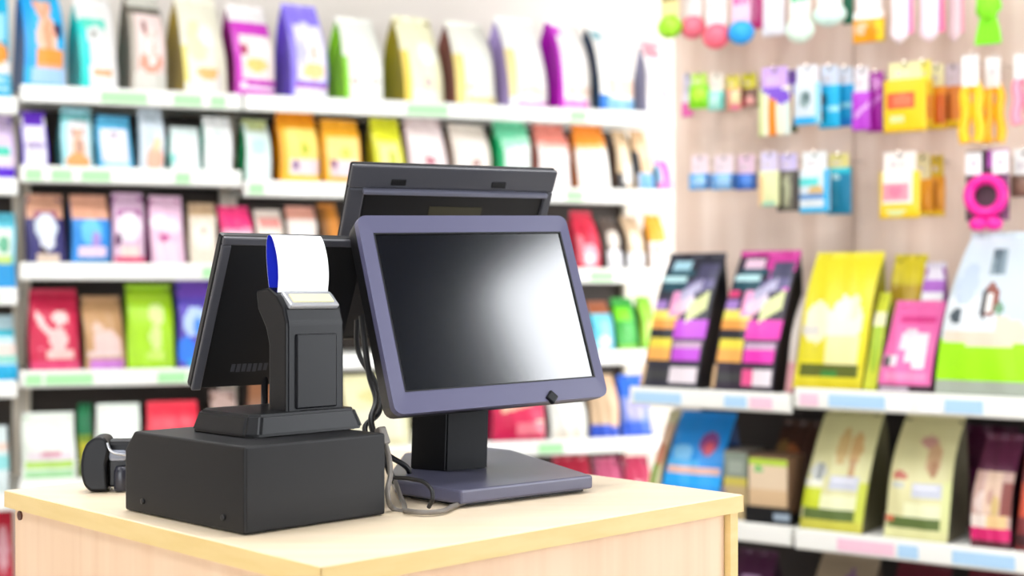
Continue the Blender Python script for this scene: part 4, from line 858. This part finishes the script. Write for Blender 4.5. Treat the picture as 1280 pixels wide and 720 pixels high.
# back housing, tapered
bm = bmesh.new()
ring1 = rrect(.318, .2565, .012, 4); ring2 = rrect(.312, .25, .012, 4); ring3 = rrect(.25, .19, .02, 4)
prev = None
for ring, z in ((ring1, -.010), (ring2, -.034), (ring3, -.050)):
    cur = [bm.verts.new((x, y, z)) for x, y in ring]
    if prev:
        for i in range(len(cur)): bm.faces.new((prev[i], prev[(i+1) % len(cur)], cur[(i+1) % len(cur)], cur[i]))
    else: bm.faces.new(cur)
    prev = cur
bm.faces.new(prev); bmesh.ops.recalc_face_normals(bm, faces=bm.faces)
mesh_obj('back_housing', put(bm, Msc), M_black, mon)
bm = bmesh.new(); add_box(bm, -.007, .007, -.007, .007, -.004, .003, bev=.002); bmesh.ops.rotate(bm, verts=bm.verts, cent=(0, 0, 0), matrix=Matrix.Rotation(PI/4, 3, 'Z')); bmesh.ops.translate(bm, verts=bm.verts, vec=(.069, -.1235, 0))
mesh_obj('power_button', put(bm, Msc), M_plast, mon)
# base plate
ml = mon.location
KP = KD-.022
pts = [cpt(576, 613, KP), cpt(741, 594, KP), cpt(640, 562, KP), cpt(585, 556, KP), cpt(505, 566, KP), cpt(488, 590, KP), cpt(494, 600, KP)]
loc = [(p.x-ml.x, p.y-ml.y) for p in pts]
bm = prism(loc, .004, .021, bev=.003); mesh_obj('base_plate', bm, M_plate, mon)
c_ = Vector((sum(p[0] for p in loc)/len(loc), sum(p[1] for p in loc)/len(loc)))
mesh_obj('base_underside', prism([((p[0]-c_.x)*.93+c_.x, (p[1]-c_.y)*.93+c_.y) for p in loc], 0, .004), M_black, mon)
# neck: leans back under the screen
nl, nc, nr = cpt(512, 586, KP), cpt(557, 589.5, KP), cpt(610, 585, KP)
nb_ = nl+(nr-nc)
bm = bmesh.new(); lo, hi = [], []
up = Vector((-.001, .012))
for p in (nc, nr, nb_, nl):
    lo.append(bm.verts.new((p.x-ml.x, p.y-ml.y, .02)))
    hi.append(bm.verts.new((p.x-ml.x+.004, p.y-ml.y+up.y, .17)))
bm.faces.new(lo[::-1]); bm.faces.new(hi)
for i in range(4): bm.faces.new((lo[i], lo[(i+1) % 4], hi[(i+1) % 4], hi[i]))
bmesh.ops.recalc_face_normals(bm, faces=bm.faces); bmesh.ops.bevel(bm, geom=bm.edges[:], offset=.002, segments=2, affect='EDGES')
mesh_obj('neck', bm, M_plast, mon)
bm = bmesh.new(); add_box(bm, -.045, .045, -.05, .05, -.075, -.040, bev=.004); mesh_obj('tilt_hinge', put(bm, Msc @ Matrix.Translation((-.01, -.04, 0))), M_black, mon)

# ------------------------------------------------------------------ customer display on the back of the stand
cd = bpy.data.objects.new('customer_display', None); COL.objects.link(cd); cd.location = (-.1015, 2.0, CAMZ-.05); cd.empty_display_size = .05
tag(cd, 'black customer display seen from behind, rising above the touch monitor', 'monitor')
MD = Matrix.Translation(-Vector(cd.location)) @ rect_matrix(-.104, 1.992, CAMZ+.0435, 25.6, -31.1, .009)
wd, hd = .308, .285
bm = bmesh.new()    # shell with raised rim and sunken middle
add_box(bm, -wd/2, wd/2, -hd/2, hd/2, -.014, -.006, bev=.004)
mesh_obj('display_shell', put(bm, MD), M_plast, cd)
bm = bmesh.new()
add_box(bm, -wd/2, wd/2, hd/2-.034, hd/2, -.006, .002, bev=.003); add_box(bm, -wd/2, -wd/2+.024, -hd/2, hd/2-.034, -.006, .002, bev=.003)
add_box(bm, wd/2-.012, wd/2, -hd/2, hd/2-.034, -.006, .002, bev=.002)
mesh_obj('back_rim', put(bm, MD), M_rimg, cd)
bm = bmesh.new(); add_box(bm, -wd/2+.02, wd/2-.01, hd/2-.041, hd/2-.034, -.004, .008, bev=.002); mesh_obj('ledge', put(bm, MD), M_ledgehl, cd)
bm = bmesh.new(); add_box(bm, -wd/2+.026, wd/2-.014, -hd/2+.01, hd/2-.041, -.006, -.003); mesh_obj('sunken_cover', put(bm, MD), M_black, cd)
for xx in (-.085, .065):
    bm = bmesh.new(); add_box(bm, xx-.011, xx+.011, hd/2-.028, hd/2-.019, .0015, .0032, bev=.0012); mesh_obj('vent_slot', put(bm, MD), M_black, cd)
bm = bmesh.new(); add_box(bm, -.03, .05, hd/2-.078, hd/2-.062, -.004, -.002); mesh_obj('rating_sticker', put(bm, MD), flat('dim_olive_sticker', '#3a3626'), cd)
bm = bmesh.new(); add_box(bm, -wd/2+.004, wd/2-.004, -hd/2+.004, hd/2-.004, -.0155, -.014); mesh_obj('display_glass', put(bm, MD), M_screen, cd)
box_obj('junction_box', (-.01, .05, -.06, -.01, -.075, -.03), M_black, cd, bev=.004)
# support arm down to the monitor base
tube_obj('support_arm', [(.02, -.0, .0), (.02, .03, -.08), (.03, .03, -.186)], .014, M_black, cd)

# ------------------------------------------------------------------ terminal screen (seen from behind) left of the printer
ts = bpy.data.objects.new('display_terminal', None); COL.objects.link(ts); ts.empty_display_size = .05
tp = cpt(322, 512, KB); 
ts.location = (-.315, 1.775, BT+.001)
tag(ts, 'black tilted terminal screen seen from behind, left of the receipt printer', 'monitor')
MT = Matrix.Translation(-Vector(ts.location)) @ rect_matrix(-.288, 1.74, CAMZ-.033, 38, -25.5, .0)
wt, ht = .20, .206
bm = bmesh.new(); add_box(bm, -wt/2, wt/2, -ht/2, ht/2, -.018, -.003, bev=.004); mesh_obj('screen_shell', put(bm, MT), M_plast, ts)
bm = bmesh.new()
add_box(bm, -wt/2, wt/2, ht/2-.010, ht/2, -.004, .002, bev=.002); add_box(bm, -wt/2, -wt/2+.012, -ht/2, ht/2-.010, -.004, .002, bev=.002)
mesh_obj('back_rim', put(bm, MT), M_rimg, ts)
bm = bmesh.new(); add_box(bm, -wt/2+.012, wt/2-.001, -ht/2+.003, ht/2-.010, -.004, -.0015); mesh_obj('back_cover', put(bm, MT), M_black, ts)
bm = bmesh.new(); rr = random.Random(3)      # faint worn emblem
for k in range(7): add_box(bm, -.052+k*.0075, -.047+k*.0075, -.079-rr.uniform(0, .002), -.069, -.0016, -.0008)
mesh_obj('faint_emblem', put(bm, MT), M_print, ts)
bm = bmesh.new(); add_box(bm, -wt/2+.006, wt/2-.006, -ht/2+.006, ht/2-.006, -.0195, -.018); mesh_obj('glass', put(bm, MT), M_screen, ts)
bm = lathe_bm([(.0001, 0), (.014, 0), (.014, .004), (.0045, .006), (.0045, .088), (.0001, .088)], 16); mesh_obj('support_pole', bm, M_black, ts, True)

# ------------------------------------------------------------------ small black hand-held device left of the box
hp = cpt(101, 616)
hs = empty('handheld_device', (hp.x, hp.y, CT+.001), .12, 'small rounded black handheld device with glossy grey trim, left of the cash drawer', 'handheld device')
RX = Matrix.Rotation(PI/2, 4, 'Z')          # profile plane (y,z) -> (x,z)
def xprof(pts, y0, y1, bev, seg=3):
    bm = extrude_profile([(-x, z) for x, z in pts], y0, y1, bev=bev, seg=seg)
    bmesh.ops.transform(bm, matrix=Matrix.Rotation(PI/2, 4, 'Z'), verts=bm.verts); return bm
head = [(.034, .0), (.012, .0), (.004, .008), (.0005, .022), (.0, .036), (.002, .050), (.007, .062), (.016, .069), (.027, .070), (.033, .066), (.036, .052), (.032, .034)]
mesh_obj('rounded_head', xprof(head, -.004, .046, .004), M_plast, hs)
bm = bmesh.new(); add_box(bm, .028, .072, .012, .040, .046, .064, bev=.006); mesh_obj('neck', bm, M_plast, hs)
bm = bmesh.new(); add_box(bm, .034, .056, .000, .014, .038, .052, bev=.004); mesh_obj('glossy_trim', bm, flat('glossy_grey_trim', '#8d92a0', .12, coat=.6), hs)
bm = bmesh.new(); add_box(bm, .032, .062, .010, .034, .004, .046, bev=.003); mesh_obj('dark_core', bm, M_black, hs)
bm = lathe_bm([(.0001, 0), (.008, .0), (.0095, .004), (.0095, .024), (.007, .031), (.0001, .032)], 18); q = mesh_obj('rounded_lug', bm, M_slate, hs, True); q.location = (.050, .002, .0005)
tube_obj('trigger_loop', [(.033, -.002, .062), (.038, -.004, .052), (.050, -.002, .047), (.058, .004, .046)], .0018, M_silver, hs)

# ------------------------------------------------------------------ cables
def wp(px, py, depth): return Vector((U(px)*depth, depth, z_at(py, depth)))
def cable(label, pts, r, m, grp=None, plug=None):
    b = pts[-1]; e = empty('cable', tuple(b), 0, label, 'cable', grp)
    tube_obj('cable_sheath', [p-b for p in pts], r, m, e)
    if plug:
        p = pts[0]-b; d_ = (pts[1]-pts[0]).normalized()
        bm = bmesh.new(); add_box(bm, -.006, .006, -.005, .005, -.014, .008, bev=.002); q = mesh_obj('plug', bm, m, e); q.location = p
        q.rotation_mode = 'QUATERNION'; q.rotation_quaternion = d_.to_track_quat('Z', 'Y')
    return e
cable('thick black cable hanging from the customer display beside the monitor', [wp(452, 395, 1.86), wp(456, 430, 1.85), wp(462, 470, 1.84), wp(470, 500, 1.82), wp(464, 528, 1.79), wp(476, 560, 1.77), wp(492, 600, 1.76), wp(500, 609, 1.775)], .0042, M_cable)
cable('second black cable curving down behind the box corner', [wp(446, 400, 1.88), wp(448, 440, 1.87), wp(470, 480, 1.85), wp(474, 515, 1.82), wp(456, 536, 1.80), wp(482, 566, 1.78), wp(512, 592, 1.79), wp(500, 603, 1.80)], .0036, M_cable)
cable('grey cable with plug hugging the right side of the cash drawer', [wp(479, 548, 1.665), wp(485, 566, 1.66), wp(488, 592, 1.64), wp(485, 622, 1.615), wp(492, 636, 1.625), wp(506, 640, 1.618)], .0032, M_gcable, plug=True)
zc = CAMZ-CT-.0045
def cp3(px, py): p = cpt(px, py, zc); return Vector((p.x, p.y, CAMZ-zc))
cable('grey cable lying on the counter along the monitor base', [wp(494, 612, 1.70)+Vector((0, 0, .01)), cp3(504, 628), cp3(520, 640), cp3(545, 640), cp3(566, 633), cp3(580, 628)], .003, M_gcable)
cable('dark cable looping over the front edge of the monitor base', [wp(494, 597, 1.69), wp(516, 599, 1.66), wp(534, 606, 1.63), wp(541, 620, 1.615), cp3(536, 634)], .0026, M_cable)

# ------------------------------------------------------------------ unseen ceiling lights, added to brighten the background, and daylight
M_diff = mat('light_diffuser', '#ffffff', .6, emit=('#ffffff', 4))
def added_ceiling_light(x, y, rz, power, label, lx=1.2, ly=.6):
    r = empty('added_ceiling_light', (x, y, CEIL-.06), rz, label, 'ceiling light', 'added ceiling light panels')
    bm = bmesh.new()
    for d_ in ((-lx/2-.02, lx/2+.02, -ly/2-.02, -ly/2), (-lx/2-.02, lx/2+.02, ly/2, ly/2+.02), (-lx/2-.02, -lx/2, -ly/2, ly/2), (lx/2, lx/2+.02, -ly/2, ly/2)): add_box(bm, *d_, 0, .058)
    mesh_obj('light_frame', bm, M_shelf, r); box_obj('light_diffuser', (-lx/2, lx/2, -ly/2, ly/2, .01, .02), M_diff, r)
    ld = bpy.data.lights.new('panel_light', 'AREA'); ld.shape = 'RECTANGLE'; ld.size = lx; ld.size_y = ly; ld.energy = power
    lo_ = bpy.data.objects.new('panel_light', ld); COL.objects.link(lo_); lo_.parent = r; lo_.location = (0, 0, .003)
for i, (x, y, rz, p, lb) in enumerate(((-2.2, 2.9, AL, 45, 'added ceiling light panel over the left end of the wall shelving'), (-.7, 3.2, AL, 45, 'added ceiling light panel over the middle of the aisle'),
        (-.3, 2.1, AR, 30, 'added ceiling light panel in front of the display bays'), (1.2, 2.0, AR, 20, 'added ceiling light panel near the right wall'),
        (-1.9, .9, 0, 40, 'added ceiling light panel left of the counter'), (-.6, -1.0, 0, 40, 'added ceiling light panel behind the camera position'))):
    added_ceiling_light(x, y, rz, p, lb)

w = bpy.data.worlds.new('daylight'); S.world = w; w.use_nodes = True
bg = w.node_tree.nodes['Background']; bg.inputs[0].default_value = (.93, .96, 1, 1); bg.inputs[1].default_value = 10.0

vs_ = S.view_settings; vs_.view_transform = 'Standard'; vs_.look = 'None'; vs_.gamma = 1; vs_.use_curve_mapping = False; vs_.exposure = -.42
S.cycles.use_denoising = True
S.cycles.max_bounces = 8; S.cycles.sample_clamp_indirect = 6
S.cycles.caustics_reflective = False; S.cycles.caustics_refractive = False
